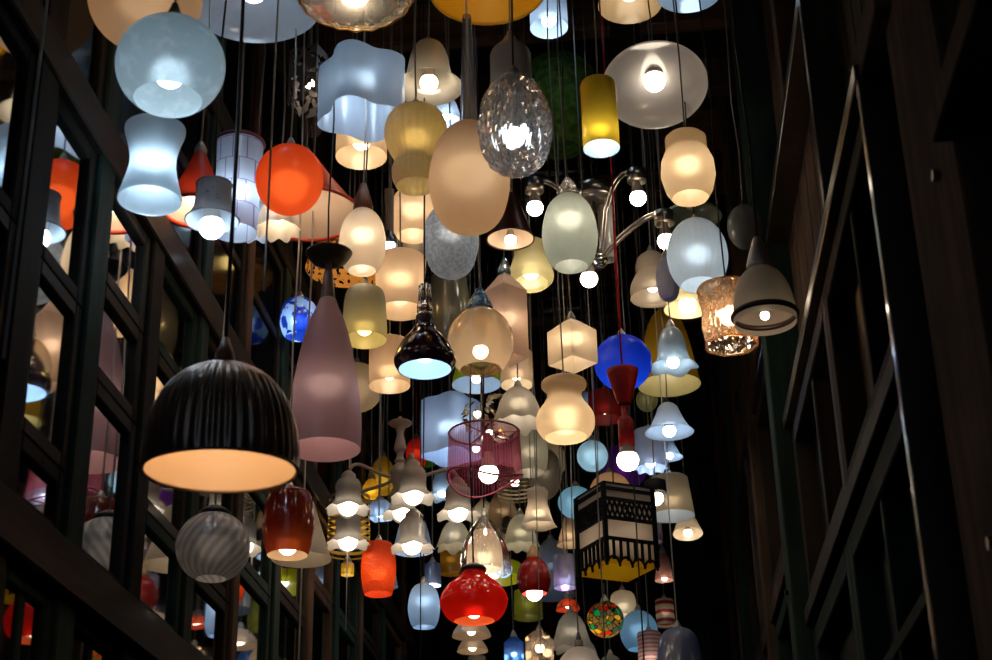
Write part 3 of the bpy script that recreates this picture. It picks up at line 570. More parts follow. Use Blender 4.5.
lamp(C_, (633, 426, 667, 474), 6.5, 'cyl', frost((.45, .48, .60), .4, inner=(.75, .82, 1)), 'bluish white tube with scalloped rim beside the red bulb holder', (.15, 'c', 8, .02), ruffle=(8, .07, .4))
lamp(B, (656, 438, 683, 462), 6.9, 'hat', frost((.5, .58, .7), .4), 'tiny cool-lit hat shade just below the larger blue-white hat shade', (.1, 'c', 14, .016))
lamp(C_, (588, 388, 622, 426), 6.7, 'drum', frost((.30, .015, .015), .4, .5, .02), 'dark red drum shade left of the red silicone cone', (.4, 'n', 2.5, .02))
lamp(G, (577, 440, 608, 472), 6.8, 'globe', frost((.55, .72, .74), .45), 'small pale turquoise globe below the cream gourd', (.5, 'c', 4, .03))
lamp(G, (600, 444, 648, 490), 7.7, 'globe', frost((.16, .025, .26), .4), 'dim purple globe behind the bare bulb in the red holder', (.5, 'p', 3, .03))
lamp(G, (590, 472, 631, 512), 7.3, 'globe', frost((.82, .62, .42), .4), 'tan globe peeping over the black-framed lantern', (.5, 'w', 4, .03))
lamp(G, (558, 486, 594, 519), 7.2, 'globe', frost((.42, .66, .72), .45), 'pale teal globe left of the black-framed lantern', (.5, 'c', 4, .03))
lamp('gourd_pendant_lamp', (440, 566, 508, 626), 4.8, ([(.6, 0), (.82, .09), (1, .32), (.97, .5), (.78, .68), (.48, .84), (.34, .92), (.36, 1), (.05, 1)], 1), frost((.88, .018, .008), .4, .12, .1, inner=(.9, .2, .06)), 'glossy red glass onion-shaped shade with a dark collar', (.2, 'w', 8, .024), cap=('k', .04, .02), seg=48, cord='k')
ib = lamp(B, (459, 516, 511, 579), 5.2, ([(1, 0), (1, .1), (.9, .38), (.7, .62), (.42, .84), (.18, .97), (.08, 1)], 1), clear((.95, .93, .9), .12, .05), 'clear glass bell around a lit frosted cup, above the red onion-shaped shade', (.25, 'n', 10, .02), cord='k')
lamp(V, (361, 540, 396, 598), 5.6, 'barrel', frost((.88, .10, .015), .42, .4, .02, bump=(110, .35, 'vor')), 'orange-red honeycomb glass barrel', (.4, 'w', 6, .022), cord='g')
lamp(V, (408, 583, 440, 630), 5.9, 'vase', frost((.48, .60, .72), .48), 'pale blue frosted oval, lit cool, left of the red onion-shaped shade', (.6, 'c', 7, .022), cord='k')
lamp(V, (263, 486, 314, 561), 4.2, 'barrel', frost((.22, .018, .010), .4, .12, .1, inner=(.7, .5, .32), var=((.34, .06, .015), 9, .4, .62, 'noise')), 'dark red glass barrel with brown swirls', (.15, 'w', 4, .026), cord='w')
lamp(K, (272, 498, 331, 568), 4.7, 'cone', frost((.62, .54, .42), .4, .5, .02), 'plain cream cone shade behind the swirled red barrel', (.3, 'w', 2.6, .024))
lamp(G, (177, 511, 249, 583), 3.9, 'globe_slot', frost((.70, .66, .64), .35, .12, .12, var=((.47, .43, .42), 20, -.7, .7, 'spiral')), 'unlit whitish globe with spiral ribs below the big black dome', (.5, 'n', 1.0, .03), ridges=(20, .02, 0), cap=('k', .038, .02), cord='w')  # weak bulb added inside to brighten this unlit globe
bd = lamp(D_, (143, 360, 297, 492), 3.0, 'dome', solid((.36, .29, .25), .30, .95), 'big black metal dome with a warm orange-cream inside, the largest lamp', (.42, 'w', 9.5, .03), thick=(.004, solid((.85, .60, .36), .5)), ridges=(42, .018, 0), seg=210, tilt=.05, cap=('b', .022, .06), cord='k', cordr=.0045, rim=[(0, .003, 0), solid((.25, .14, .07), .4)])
lamp(B, (733, 264, 797, 336), 4.1, ([(.98, 0), (1, .1), (.98, .3), (.88, .58), (.68, .82), (.42, .96), (.24, 1)], 1), frost((.74, .64, .48), .35, .3, .05, inner=(.55, .45, .36)), 'cream glass bell with a dark brown band and candle bulb at far right', (.14, 'n', 10, .012), rim=[(.14, .008, 0), solid((.05, .02, .01), .4)], cap=('m', .034, .09), cord='k', cordr=.0035)
lamp('glass_tumbler_pendant_lamp', (698, 277, 757, 355), 4.5, ([(.88 + .12 * i / 9, i / 9) for i in range(10)], 0), crystal((1, .62, .36), .06, .22, (38, 1, 'vor')), 'lumpy amber cut glass tumbler, lit warm', (.5, 'w', 15, .026), ridges=(7, .055, 11), seg=35, flat=True, cap=None, cord='k', rim=[(1, .004, 0), (0, .004, 0), crystal((1, .72, .42))])
lamp(G, (667, 217, 728, 293), 4.9, 'globe_open', frost((.80, .81, .78), .45, .25, .05, bump=(3, .2)), 'blue-white ribbed globe with an open bottom, left of the amber tumbler', (.45, 'c', 7, .03), ridges=(30, .012, 0), cap=('g', .012, .02), cord='k')
lamp(B, (630, 250, 677, 308), 6.0, 'stepbell', frost((.66, .54, .42), .35, .2, .06), 'tan two-step bell left of the blue-white ribbed globe', (.25, 'n', 6, .022))
lamp(B, (664, 272, 712, 319), 5.8, 'bell', frost((.72, .62, .34), .35), 'pale yellow bell with a round bulb behind the amber tumbler', (.12, 'n', 11, .032))
lamp(V, (656, 256, 680, 302), 5.4, 'egg', frost((.62, .64, .85), .3), 'flattened lavender-grey glass oval next to the tan two-step bell', None)
lamp(G, (727, 204, 763, 250), 5.5, 'globe', frost((.16, .17, .16), .3), 'unlit dull grey globe beside the green post', None, cap=('k', .01, .02))
lamp(D_, (662, 200, 722, 232), 5.8, 'bowl', frost((.14, .17, .13), .25, .1, .1), 'dim greenish glass dome above the blue-white ribbed globe', None)
lamp('stained_glass_pendant_lamp', (280, 296, 318, 342), 5.4, 'vase', frost((.55, .75, 1), .6, .1, .1, var=((.01, .05, .42), 16, .47, .5, 'noise')), 'small blue and green stained glass shade with bright bulbs, left of the pink bell', (.4, 'c', 12, .022))
lamp('rattan_pendant_lamp', (306, 228, 392, 288), 5.7, 'bowl', pierced((.62, .33, .10), 70, .56, 0, 'noise', .6), 'wide woven amber rattan shade behind the black saucer', (.4, 'y', 9, .03))
lamp(G, (302, 110, 324, 138), 5.9, 'globe', frost((.14, .12, .10), .2), 'tiny dull brown-grey globe above the orange globe', None)
lamp(V, (353, 190, 0, 0), 5, 'egg', None, '') if False else None
# --- lower middle cluster
lamp('lime_drum_pendant_lamp', (466, 558, 523, 587), 7.6, 'drum', frost((.60, .66, .02), .4), 'wide lime green drum behind the clear glass bell', (.5, 'n', 5, .03))
lamp(C_, (424, 392, 478, 466), 6.4, 'cyl', frost((.58, .64, .72), .45, inner=(.65, .78, 1)), 'cool white tube with four wavy lobes, left of the pink wire drum', (.5, 'c', 12, .03), lobes=(4, .15, -1.3), seg=72)
lamp(B, (493, 386, 545, 434), 5.7, 'bell', frost((.42, .37, .30), .42, .2, .05, inner=(.5, .46, .4), var=((.10, .03, .04), 5, .38, .34, 'noise')), 'greyish frilled glass bell with dark painted spots, left of the cream gourd', (.5, 'n', 12, .024), ruffle=(9, .10, .7))
lamp(V, (512, 425, 548, 478), 7.1, 'jar_round', frost((.74, .70, .56), .45), 'pale cream jar behind the two cords under the spotted bell', (.45, 'n', 4, .025))
lamp(B, (519, 486, 558, 532), 6.2, 'hexbell', frost((.80, .70, .56), .5, .2, .05), 'cream six-sided flared bell left of the teal globe', (.3, 'w', 8, .02), seg=6, flat=False, rot=.3)
lamp(B, (503, 514, 539, 552), 7.2, 'bell', frost((.70, .66, .50), .45), 'cream scalloped bell partly behind the six-sided bell', (.4, 'n', 6, .02), ruffle=(10, .07, .5))
lamp(B, (437, 520, 473, 553), 7.0, 'bell', frost((.62, .56, .42), .45), 'crumpled cream glass cup below the tulip chandelier', (.4, 'n', 6, .02), ruffle=(7, .12, .8))
lamp('ball_pendant_lamp', (517, 557, 551, 597), 6.2, 'globe_wide', solid((.40, .008, .006), .25), 'small red ball shade with a wooden top and a bulb below', (.02, 'n', 10, .032), thick=(.003, solid((.5, .03, .02), .4)), cap=('o', .026, .05), cord='g')
lamp(C_, (553, 553, 576, 591), 6.6, 'cyl', frost((.42, .36, .40), .5, .1, .12, var=((.3, .42, .4), 12, .4, .6, 'noise')), 'little iridescent glass cylinder glowing violet and yellow', (.2, 'p', 9, .018))
lamp(B, (530, 538, 575, 602), 7.6, 'bell', frost((.36, .42, .52), .4), 'large dim blue-grey bell behind the small red ball shade', (.5, 'c', 3, .02))
lamp(C_, (514, 588, 543, 622), 7.7, 'drum', frost((.28, .30, .03), .45), 'dim olive-lime drum right of the red onion-shaped shade', (.5, 'n', 3, .02))
lamp(B, (552, 612, 592, 654), 7.0, 'bell', frost((.50, .48, .42), .42), 'grey scalloped bell left of the mosaic globe', (.45, 'n', 4.5, .022), ruffle=(8, .1, .5))
lamp(G, (587, 601, 624, 638), 6.4, 'globe', mosaic(), 'mosaic globe of red, green and amber tiles', (.4, 'n', 6, .03))
lamp(G, (620, 610, 658, 652), 7.2, 'globe_open', frost((.30, .50, .62), .45), 'light blue globe below the black-framed lantern', (.5, 'c', 4, .03))
lamp(C_, (637, 630, 663, 672), 6.8, 'cyl', frost((.40, .16, .20), .5, var=((.55, .45, .4), 18, .4, .6, 'wave')), 'pinkish striped cylinder beside the blue-grey dome at the bottom', (.3, 'n', 8, .018))
lamp(B, (610, 590, 636, 618), 7.4, 'jar', frost((.66, .58, .46), .45), 'small cream jar just under the black-framed lantern', (.4, 'n', 6, .02))
lamp(D_, (657, 627, 703, 700), 5.6, 'jar_round', frost((.16, .20, .34), .3, .15, .1), 'unlit blue-grey rounded glass shade at the bottom edge', None, cord='w')
lamp(D_, (553, 646, 608, 690), 5.4, 'bowl', frost((.52, .46, .42), .35), 'pale round-topped shade with a dark finial at the bottom edge', (.5, 'n', 3, .03), cap=('k', .014, .05))
lamp(C_, (650, 472, 695, 523), 6.75, 'cyl_flare', frost((.66, .52, .34), .42, inner=(.55, .66, .8)), 'tan drum shade right of the black-framed lantern', (.35, 'n', 5, .026))
lamp(K, (673, 508, 703, 541), 7.2, 'cone', frost((.80, .66, .48), .42), 'small cream cone with a bulb below the tan drum shade', (.05, 'n', 12, .018), tilt=-.2)
lamp('bulb_holder_pendant', (644, 478, 667, 497), 6.35, 'drum', solid((.015, .014, .014), .5), 'bare warm bulb in a short black cylinder above the lantern corner', (-.4, 'n', 10, .030), thick=(.003, solid((.02, .02, .02), .5)))
lamp(C_, (655, 598, 675, 628), 8.0, 'cyl', frost((.5, .42, .32), .45, var=((.25, .03, .05), 7, .6, .7, 'wave')), 'small cream cylinder with a pink hem far back right', (.5, 'n', 4, .016))
lamp('disc_pendant_lamp', (452, 618, 491, 641), 6.6, 'disc', frost((.66, .50, .36), .4), 'upper of two stacked cream cones under the red onion-shaped shade', (.3, 'w', 4, .018))
lamp('disc_pendant_lamp', (457, 636, 488, 655), 6.9, 'disc', frost((.66, .50, .36), .4), 'lower of two stacked cream cones under the red onion-shaped shade', (.3, 'w', 4, .018))
lamp(B, (424, 562, 441, 588), 6.6, 'cyl', frost((.10, .10, .13), .2, inner=(.6, .7, .9)), 'little dark cylinder with a cool bulb, above the pale blue oval', (.1, 'c', 14, .018))
lamp(C_, (440, 543, 461, 577), 7.4, 'cyl', frost((.45, .28, .05), .4), 'dim golden cylinder left of the clear glass bell', (.5, 'y', 3.5, .016))
lamp(G, (494, 560, 512, 578), 7.4, 'globe', frost((.7, .8, .9), .5), 'tiny cool-lit globe between the clear bell and the red ball shade', (.5, 'c', 8, .02))
lamp(V, (406, 438, 427, 470), 7.4, 'vase', frost((.75, .04, .015), .4), 'small orange-red vase behind the chandelier stem', (.5, 'w', 4, .018), cord='r')
lamp('balloon_pendant_lamp', (368, 456, 397, 496), 7.0, 'teardrop', frost((.62, .42, .03), .4, .15, .08), 'yellow teardrop behind the tulip chandelier', (.35, 'n', 5, .02))
lamp('balloon_pendant_lamp', (362, 478, 381, 500), 6.8, 'teardrop', frost((.75, .48, .03), .4, .15, .08), 'smaller bright yellow teardrop tucked below the first', (.4, 'n', 9, .014))
lamp('striped_drum_pendant_lamp', (327, 488, 370, 560), 5.95, 'drum', pierced((.38, .26, .05), 13, .5, 0, 'lines', .5), 'black and gold ringed drum behind the left pair of tulip lamps', (.5, 'y', 6, .03))
lamp('box_pendant_lamp', (504, 636, 524, 668), 7.2, 'boxlid', clear((.35, .55, .9), .2, .4), 'tiny blue glass box at the bottom edge', (.4, 'c', 5, .014), seg=4, flat=True)
lamp('box_pendant_lamp', (524, 630, 556, 672), 6.8, 'boxlid', clear((.9, .8, .7), .25, .25), 'clear glass box with a red lamp inside at the bottom edge', (.55, 'w', 7, .02), seg=4, flat=True, rot=.5)
lamp('tube_pendant_lamp', (380, 188, 398, 250), 5.4, ([(1, 0), (1, .08), (.5, .14), (.5, .9), (.42, 1), (.1, 1)], 0), solid((.12, .13, .15), .3, .8), 'slim grey metal tube spotlight beside the warm egg with a wooden cap', (.02, 'c', 12, .02), cap=None)
lamp('ruffled_pendant_lamp', (487, 586, 489, 588), 7, 'disc', white, '') if False else None
lamp(C_, (574, 392, 596, 420), 7.3, 'cyl', frost((.4, .5, .6), .45), 'small pale blue cylinder peeping out right of the cream gourd', (.4, 'c', 6, .016))
lamp(G, (528, 448, 562, 500), 7.6, 'globe', frost((.45, .40, .32), .4), 'dim beige globe behind the cream gourd cords', (.5, 'n', 2.5, .02))
lamp(B, (484, 490, 522, 540), 7.6, 'bell', frost((.60, .46, .30), .4, var=((.05, .03, .02), 8, .56, .6, 'noise')), 'patterned tan drum glowing behind the clear glass bell', (.5, 'w', 4, .02))
lamp(B, (641, 500, 663, 545), 8.0, 'cyl', frost((.30, .25, .35), .4), 'faint lilac cylinder behind the right edge of the black-framed lantern', (.3, 'n', 5, .014))
lamp(B, (655, 552, 674, 583), 7.8, 'bell', frost((.45, .25, .22), .4), 'faint pink bell with filament bulbs right of the black-framed lantern', (.1, 'w', 12, .014))

# --- small far lamps filling the gaps low in the middle
lamp(B, (393, 512, 433, 557), 6.5, 'bell', frost((.34, .34, .36), .25, inner=(.7, .8, .95)), 'grey bell with a cool blue mouth showing under the lowest tulip shades', (.3, 'c', 9, .02))
lamp('box_pendant_lamp', (367, 499, 393, 523), 6.5, 'box', frost((.5, .6, .75), .45), 'small pale blue box left of the tulip chandelier stem', (.4, 'c', 6, .02), seg=4, flat=True, rot=.6)
lamp(B, (427, 468, 458, 502), 6.9, 'bell_flare', frost((.46, .54, .62), .4, .1, .15), 'cool glass flower shade left of the warped pink hoop', (.15, 'c', 12, .02), ruffle=(6, .1, .5))
lamp('bamboo_pendant_lamp', (497, 462, 534, 503), 7.3, 'drum', pierced((.30, .22, .12), 16, .5, 0, 'lines', .5), 'dark ringed bamboo drum right of the warped pink hoop', (.5, 'n', 6, .02))
lamp(K, (557, 516, 583, 549), 7.4, 'cone', frost((.72, .56, .38), .42), 'small tan cone just left of the lantern edge', (.3, 'w', 7, .018))
lamp(G, (530, 440, 566, 482), 8.1, 'globe', frost((.55, .48, .36), .4), 'farther tan globe below the cream gourd', (.5, 'n', 4, .03))
lamp('dish_pendant_lamp', (556, 598, 580, 613), 7.3, 'bowl', frost((.75, .08, .02), .35), 'little orange-red dish below the iridescent glass cylinder', (.4, 'w', 6, .014))
lamp(C_, (341, 562, 354, 577), 5.8, 'cyl', frost((.65, .42, .03), .4), 'tiny yellow cup under the black and gold ringed drum', (.4, 'n', 6, .01))
lamp(G, (636, 388, 658, 412), 7.0, 'globe', frost((.22, .21, .10), .35), 'small olive globe behind the red silicone cone', (.5, 'n', 3, .02))
lamp('leaf_pendant_lamp', (419, 444, 438, 468), 7.7, 'egg', frost((.06, .22, .02), .35, bump=(40, 1)), 'small leafy green shade behind the cool four-lobed tube', (.5, 'n', 4, .015))
lamp(B, (470, 500, 498, 528), 8.0, 'bell', frost((.66, .60, .48), .45), 'far cream bell between the pink hoop and the clear glass bell', (.4, 'n', 6, .018))
lamp(B, (574, 640, 600, 668), 7.8, 'bell', frost((.5, .52, .50), .4), 'far greyish bell left of the light blue globe at the bottom', (.4, 'n', 4, .018))
lamp(B, (376, 560, 398, 590), 6.7, 'bell', frost((.3, .34, .4), .4), 'far dim bluish bell behind the honeycomb barrel', (.3, 'c', 5, .014))
lamp(G, (445, 480, 470, 508), 7.9, 'globe', frost((.75, .7, .58), .45), 'far cream globe seen through the warped pink hoop', (.5, 'n', 5, .02))
lamp(C_, (468, 655, 486, 676), 7.2, 'cyl', frost((.35, .3, .24), .4), 'greyish tube below the stacked cream cones', (.4, 'n', 4, .014))
lamp(V, (600, 655, 622, 690), 7.3, 'jar', frost((.4, .38, .3), .4), 'dim olive-grey jar below the mosaic globe', (.4, 'n', 3, .014))
lamp(G, (541, 76, 554, 90), 7.4, 'globe', frost((.8, .8, .7), .4), 'tiny lit globe between the crystal egg and the yellow cylinder', (.5, 'n', 8, .01)) if False else None
lamp(C_, (567, -8, 582, 14), 7.4, 'cyl', frost((.6, .7, .85), .4), 'tiny far blue-white cylinder near the top edge', (.3, 'c', 9, .01))
lamp(V, (399, 225, 428, 262), 6.3, 'jar', frost((.6, .5, .38), .4), 'far tan jar between the cream jar and the blue-grey egg', (.4, 'w', 3, .02))

# --- unseen pendants added around the camera for the dome and right wall to reflect
for x, y, z, r_, c_, col, lab in ((-.55, 1.0, 4.1, .13, cream, 'w', 'unseen cream globe added for reflections, near end left'), (.15, 1.7, 4.5, .12, white, 'c', 'unseen white globe added for reflections, near end right'),
        (-.35, 2.2, 4.9, .14, tan_, 'w', 'unseen tan globe added for reflections, high over the near end'), (-.6, -.4, 4.0, .13, cream, 'w', 'unseen cream globe added for reflections, behind the camera, left'), (.2, -.1, 4.3, .12, white, 'c', 'unseen white globe added for reflections, behind the camera, right')):
    root = empty(G, (x, y, z), lab, 'pendant lamp', PEND); pr, _ = PR['globe']
    link('shade', lathe_me('shade', [(r * r_, z_ * 2 * r_) for r, z_ in pr], 32), frost(c_, .5), root); add_bulb(root, (0, 0, r_), .035, col, 9)
    cc = cord_obj(root, 0, CEIL - z - 2 * r_, 'g'); cc.location = (0, 0, 2 * r_)

# ------------------------------------------------------------------ special lamps
def cordto(parent, top, c='g', r=.0028):
    o = cord_obj(parent, 0, CEIL - (parent.location.z + top[2]), c, r); o.location = top; return o
def bez(a, b, c, d, n=12):
    a, b, c, d = map(Vector, (a, b, c, d))
    return [a * (1 - t) ** 3 + b * 3 * t * (1 - t) ** 2 + c * 3 * t * t * (1 - t) + d * t ** 3 for t in [i / n for i in range(n + 1)]]
def lt(name, prof, mat, parent, loc=(0, 0, 0), seg=20, flat=False, **k):
    return link(name, lathe_me(name, prof, seg, **k), mat, parent, loc, smooth=not flat)
# black saucer and stem over the pink bell
P = pk.location; H = [q for q in POS if q[1].startswith('long dusty')][0]; z0 = H[4]
grey = solid((.10, .085, .09), .4)
lt('stem', [(.022, -.03), (.022, .0), (.014, .08), (.010, .115), (.002, .115)], grey, pk, (0, 0, z0))
sa = at(325, 264, 4.4)
lt('saucer', [(.002, -.012), (.03, -.02), (.05, -.012), (.0675, .012), (.069, .016), (.062, .012), (.02, .006), (.01, .02), (.002, .02)], solid((.016, .015, .016), .35), pk, (0, 0, z0 + .135), 40)
# chrome rings and tubes over the purple gourd
gd = [o for o in bpy.data.objects if str(o.get('label', '')).startswith('glossy dark purple')][0]
gz = [q for q in POS if q[1].startswith('glossy dark purple')][0][4]
lt('chrome_collar', [(.024, -.02), (.024, 0), (.022, .001), (.022, .012), (.024, .013), (.024, .03), (.022, .031), (.022, .04), (.01, .045)], chrome, gd, (0, 0, gz))
for k in range(6):
    bm = bmesh.new(); a = k * pi / 3; tube_bm(bm, [(cos(a) * .016, sin(a) * .016, gz + .04), (cos(a) * .014, sin(a) * .014, gz + .10)], .005, 8); from_bm('chrome_tube', bm, chrome, gd, smooth=True)
# inner cup of the clear bell, inner liner of the amber globe
iz = [q for q in POS if q[1].startswith('clear glass bell')][0]
lt('inner_shade', smoothprof([(iz[3] * .6, iz[4] * .04), (iz[3] * .68, iz[4] * .2), (iz[3] * .62, iz[4] * .5), (iz[3] * .4, iz[4] * .72), (.01, iz[4] * .76)]), frost((.86, .74, .6), .5), ib, seg=32)
am = [o for o in bpy.data.objects if str(o.get('label', '')).startswith('smoky amber')][0]; az = [q for q in POS if q[1].startswith('smoky amber')][0]
lt('gold_liner', smoothprof([(az[3] * .2, az[4] * .55), (az[3] * .2, az[4] * .72), (az[3] * .12, az[4] * .97)]), solid((.55, .33, .1), .3, 1), am, seg=24)
# red silicone cone with bulb holder
def red_holder():
    d = 4.6; p = at(627, 447, d); root = empty('bulb_holder_pendant_lamp', p, 'bare warm bulb in a red holder under a red silicone cone', 'pendant lamp', PEND)
    red = solid((.42, .006, .008), .45); u = d / F
    lt('bulb_holder', [(.2 * u, 0), (8 * u, 0), (8 * u, 28 * u), (6 * u, 31 * u), (3.4 * u, 33 * u), (3.4 * u, 48 * u)], red, root, seg=28)
    lt('cone', [(6 * u, 46 * u), (8 * u, 50 * u), (15.5 * u, 78 * u), (16.5 * u, 83 * u), (14 * u, 84 * u), (.001, 84.5 * u)], red, root, seg=36)
    b = add_bulb(root, (0, 0, -14 * u), .032, 'w', 10)
    cordto(root, (0, 0, 84.5 * u), 'r', .003)
red_holder()
# black framed square lantern
def lantern():
    d = 5.8; u = d / F; s = 57 * u; Hh = 82 * u; base = at(618, 572, d); root = empty('square_lantern_pendant_lamp', base, 'square black-framed lantern with cream panes, pierced band and yellow scalloped base', 'pendant lamp', PEND)
    root.rotation_euler.z = math.radians(-59)
    h = s / 2; blk = solid((.004, .004, .004), .6, 0, None, .1); pane = frost((.50, .44, .38), .3, .5, .03); yel = frost((.70, .42, .01), .35, .4, .04)
    bm = bmesh.new(); e = .0075
    for sx in (-1, 1):
        for sy in (-1, 1): box_bm(bm, (sx * h - e, sy * h - e, 0), (sx * h + e, sy * h + e, Hh))
    for z in (Hh - .02, Hh * .80, Hh * .56, Hh * .30):
        for sg in (-1, 1):
            box_bm(bm, (-h, sg * h - e * .8, z - .006), (h, sg * h + e * .8, z + .006)); box_bm(bm, (sg * h - e * .8, -h, z - .006), (sg * h + e * .8, h, z + .006))
    from_bm('frame', bm, blk, root)
    for k in range(4):
        a = k * pi / 2; c, s_ = cos(a), sin(a)
        def T(x, y, z): return (x * c - y * s_, x * s_ + y * c, z)
        bm = bmesh.new(); q = [bm.verts.new(T(x, h - .004, z)) for x, z in ((-h, Hh * .06), (h, Hh * .06), (h, Hh), (-h, Hh))]; bm.faces.new(q)
        f = bmesh.ops.solidify(bm, geom=bm.faces[:], thickness=.002); from_bm('pane', bm, pane, root)
        bm = bmesh.new()      # fretwork band: crossing arcs and a medallion
        zc = Hh * .68; ah = Hh * .11
        for j in range(10):
            x = -h + s * (j + .5) / 10
            for sg in (-1, 1): tube_bm(bm, [T(x - sg * s * .06, h + .002, zc - ah), T(x, h + .002, zc + ah * .1 * sg), T(x + sg * s * .06, h + .002, zc + ah)], .0048, 5)
        pts = [T(.033 * cos(t), h + .004, zc + .033 * sin(t)) for t in [2 * pi * i / 16 for i in range(17)]]; tube_bm(bm, pts, .005, 6)
        tube_bm(bm, [T(.02 * cos(t) * (1 - t / 9), h + .004, zc + .02 * sin(t) * (1 - t / 9)) for t in [i * .5 for i in range(14)]], .004, 6)
        tube_bm(bm, [T(-h, h + .002, zc + ah), T(0, h + .002, zc + ah * 1.2), T(h, h + .002, zc + ah)], .0035, 5)
        from_bm('fretwork', bm, blk, root)
        bm = bmesh.new()      # railings with scalloped lower edge
        for j in range(1, 7): x = -h + s * j / 7; box_bm(bm, (x - .0045, h - .002, Hh * .04), (x + .0045, h + .006, Hh * .30))
        for v in bm.verts: v.co = Vector(T(*v.co))
        n = 4
        for j in range(n):
            xa = -h + s * j / n; w_ = s / n
            tube_bm(bm, [T(xa + w_ * (1 - cos(t)) / 2, h + .002, -.012 + .035 * sin(t)) for t in [pi * i / 10 for i in range(11)]], .005, 6)
        from_bm('railing', bm, blk, root)
    g_ = h - .007
    bm = bmesh.new(); q = [bm.verts.new((x, y, -.003)) for x, y in ((-g_, -g_), (g_, -g_), (g_, g_), (-g_, g_))]; bm.faces.new(q)
    q2 = [bm.verts.new((x, y, .03)) for x, y in ((-g_, -g_), (g_, -g_), (g_, g_), (-g_, g_))]
    for i in range(4): bm.faces.new((q[i], q[(i + 1) % 4], q2[(i + 1) % 4], q2[i]))
    from_bm('yellow_base', bm, yel, root)['label'] = 'yellow scalloped underside'
    bm = bmesh.new(); box_bm(bm, (-h, -h, Hh), (h, h, Hh + .006)); from_bm('top_plate', bm, blk, root)
    add_bulb(root, (0, 0, Hh * .45), .03, 'n', 13); cordto(root, (0, 0, Hh + .006), 'k')
    POS.append(('lantern', 'lantern', tuple(base), s * .7, Hh))
lantern()
# pink wire drum, wobbly bottom hoop
def wire_drum():
    d = 5.2; u = d / F; R_ = 36.5 * u; base = at(485, 480, d); root = empty('wire_drum_pendant_lamp', base, 'see-through pink wire drum with a warped lower hoop around a lit bulb', 'pendant lamp', PEND)
    H_ = 50 * u; m = solid((.26, .035, .075), .4)
    wob = lambda a: (1 + .03 * cos(2 * a), .022 * sin(2 * a + .6))
    bm = bmesh.new(); ring_bm(bm, R_, .0035, 0, 48, 6, wob); from_bm('lower_hoop', bm, m, root, smooth=True)
    bm = bmesh.new(); ring_bm(bm, R_ * .98, .0035, H_, 48); from_bm('upper_hoop', bm, m, root, smooth=True)
    bm = bmesh.new()
    for k in range(3):
        a = k * 2 * pi / 3; tube_bm(bm, [(0, 0, H_ + .0), (cos(a) * R_ * .98, sin(a) * R_ * .98, H_)], .002, 5)
    from_bm('spider', bm, m, root)
    bm = bmesh.new()
    for k in range(72):
        a = k * 2 * pi / 72; w_, dz = wob(a); tube_bm(bm, [(cos(a) * R_ * w_, sin(a) * R_ * w_, dz), (cos(a) * R_ * .98, sin(a) * R_ * .98, H_)], .0007, 4, False)
    from_bm('wires', bm, solid((.34, .06, .12), .45), root)
    k_ = newmat('pink_gauze'); mt, nt, out = k_; tr = N(nt, 'ShaderNodeBsdfTransparent'); df = N(nt, 'ShaderNodeBsdfTranslucent'); df.inputs[0].default_value = (.6, .15, .25, 1)
    tr.inputs[0].default_value = (.9, .72, .78, 1); a_ = N(nt, 'ShaderNodeMixShader', Fac=.22); nt.links.new(tr.outputs[0], a_.inputs[1]); nt.links.new(df.outputs[0], a_.inputs[2]); nt.links.new(a_.outputs[0], out.inputs[0])
    lt('gauze', [(R_ * .985, .012), (R_ * .965, H_)], mt, root, seg=48)
    add_bulb(root, (.012, 0, .022), .033, 'n', 9); cordto(root, (0, 0, H_), 'k')
    lt('socket', [(.001, 0), (.016, 0), (.016, .06), (.004, .07)], m, root, (.012, 0, .095))
wire_drum()
# glass leaf cluster above the pink drum
def leaf_cluster():
    d = 5.9; base = at(482, 440, d); root = empty('leaf_chandelier', base, 'glittering cluster of clear glass leaves above the pink wire drum', 'chandelier', PEND)
    random.seed(3); H_ = 45 * d / F
    for k in range(44):
        z = random.uniform(0, H_ * 1.1); a = random.uniform(0, 2 * pi); r = random.uniform(.015, .06); bm = bmesh.new()
        L_ = random.uniform(.024, .042)
        vs = [bm.verts.new(p) for p in ((0, 0, 0), (L_ * .5, .003, -L_ * .35), (L_ * 1.4, 0, -L_ * .3), (L_ * .5, -.003, L_ * .35), (L_ * .6, 0, .008))]
        for f in ((0, 1, 4), (1, 2, 4), (2, 3, 4), (3, 0, 4), (0, 3, 2, 1)): bm.faces.new([vs[i] for i in f])
        o = from_bm('glass_leaf', bm, (gold, chrome, frost((.85, .8, .68), .4, .15, .3), frost((.7, .6, .4), .4, .15, .3))[k % 4], root, (cos(a) * r, sin(a) * r, z)); o.rotation_euler = (random.uniform(-1, 1), random.uniform(-.8, .8), a)
    bm = bmesh.new(); tube_bm(bm, [(0, 0, -.01), (0, 0, H_ + .02)], .004, 8); from_bm('stem', bm, chrome, root)
    add_bulb(root, (-.02, -.03, -.045), .014, 'n', 14); add_bulb(root, (.03, -.02, .02), .012, 'n', 20); add_bulb(root, (-.02, .03, H_ * .7), .012, 'n', 20); cordto(root, (0, 0, H_ + .02), 'k')  # extra small bulbs added among the leaves to brighten the cluster
leaf_cluster()
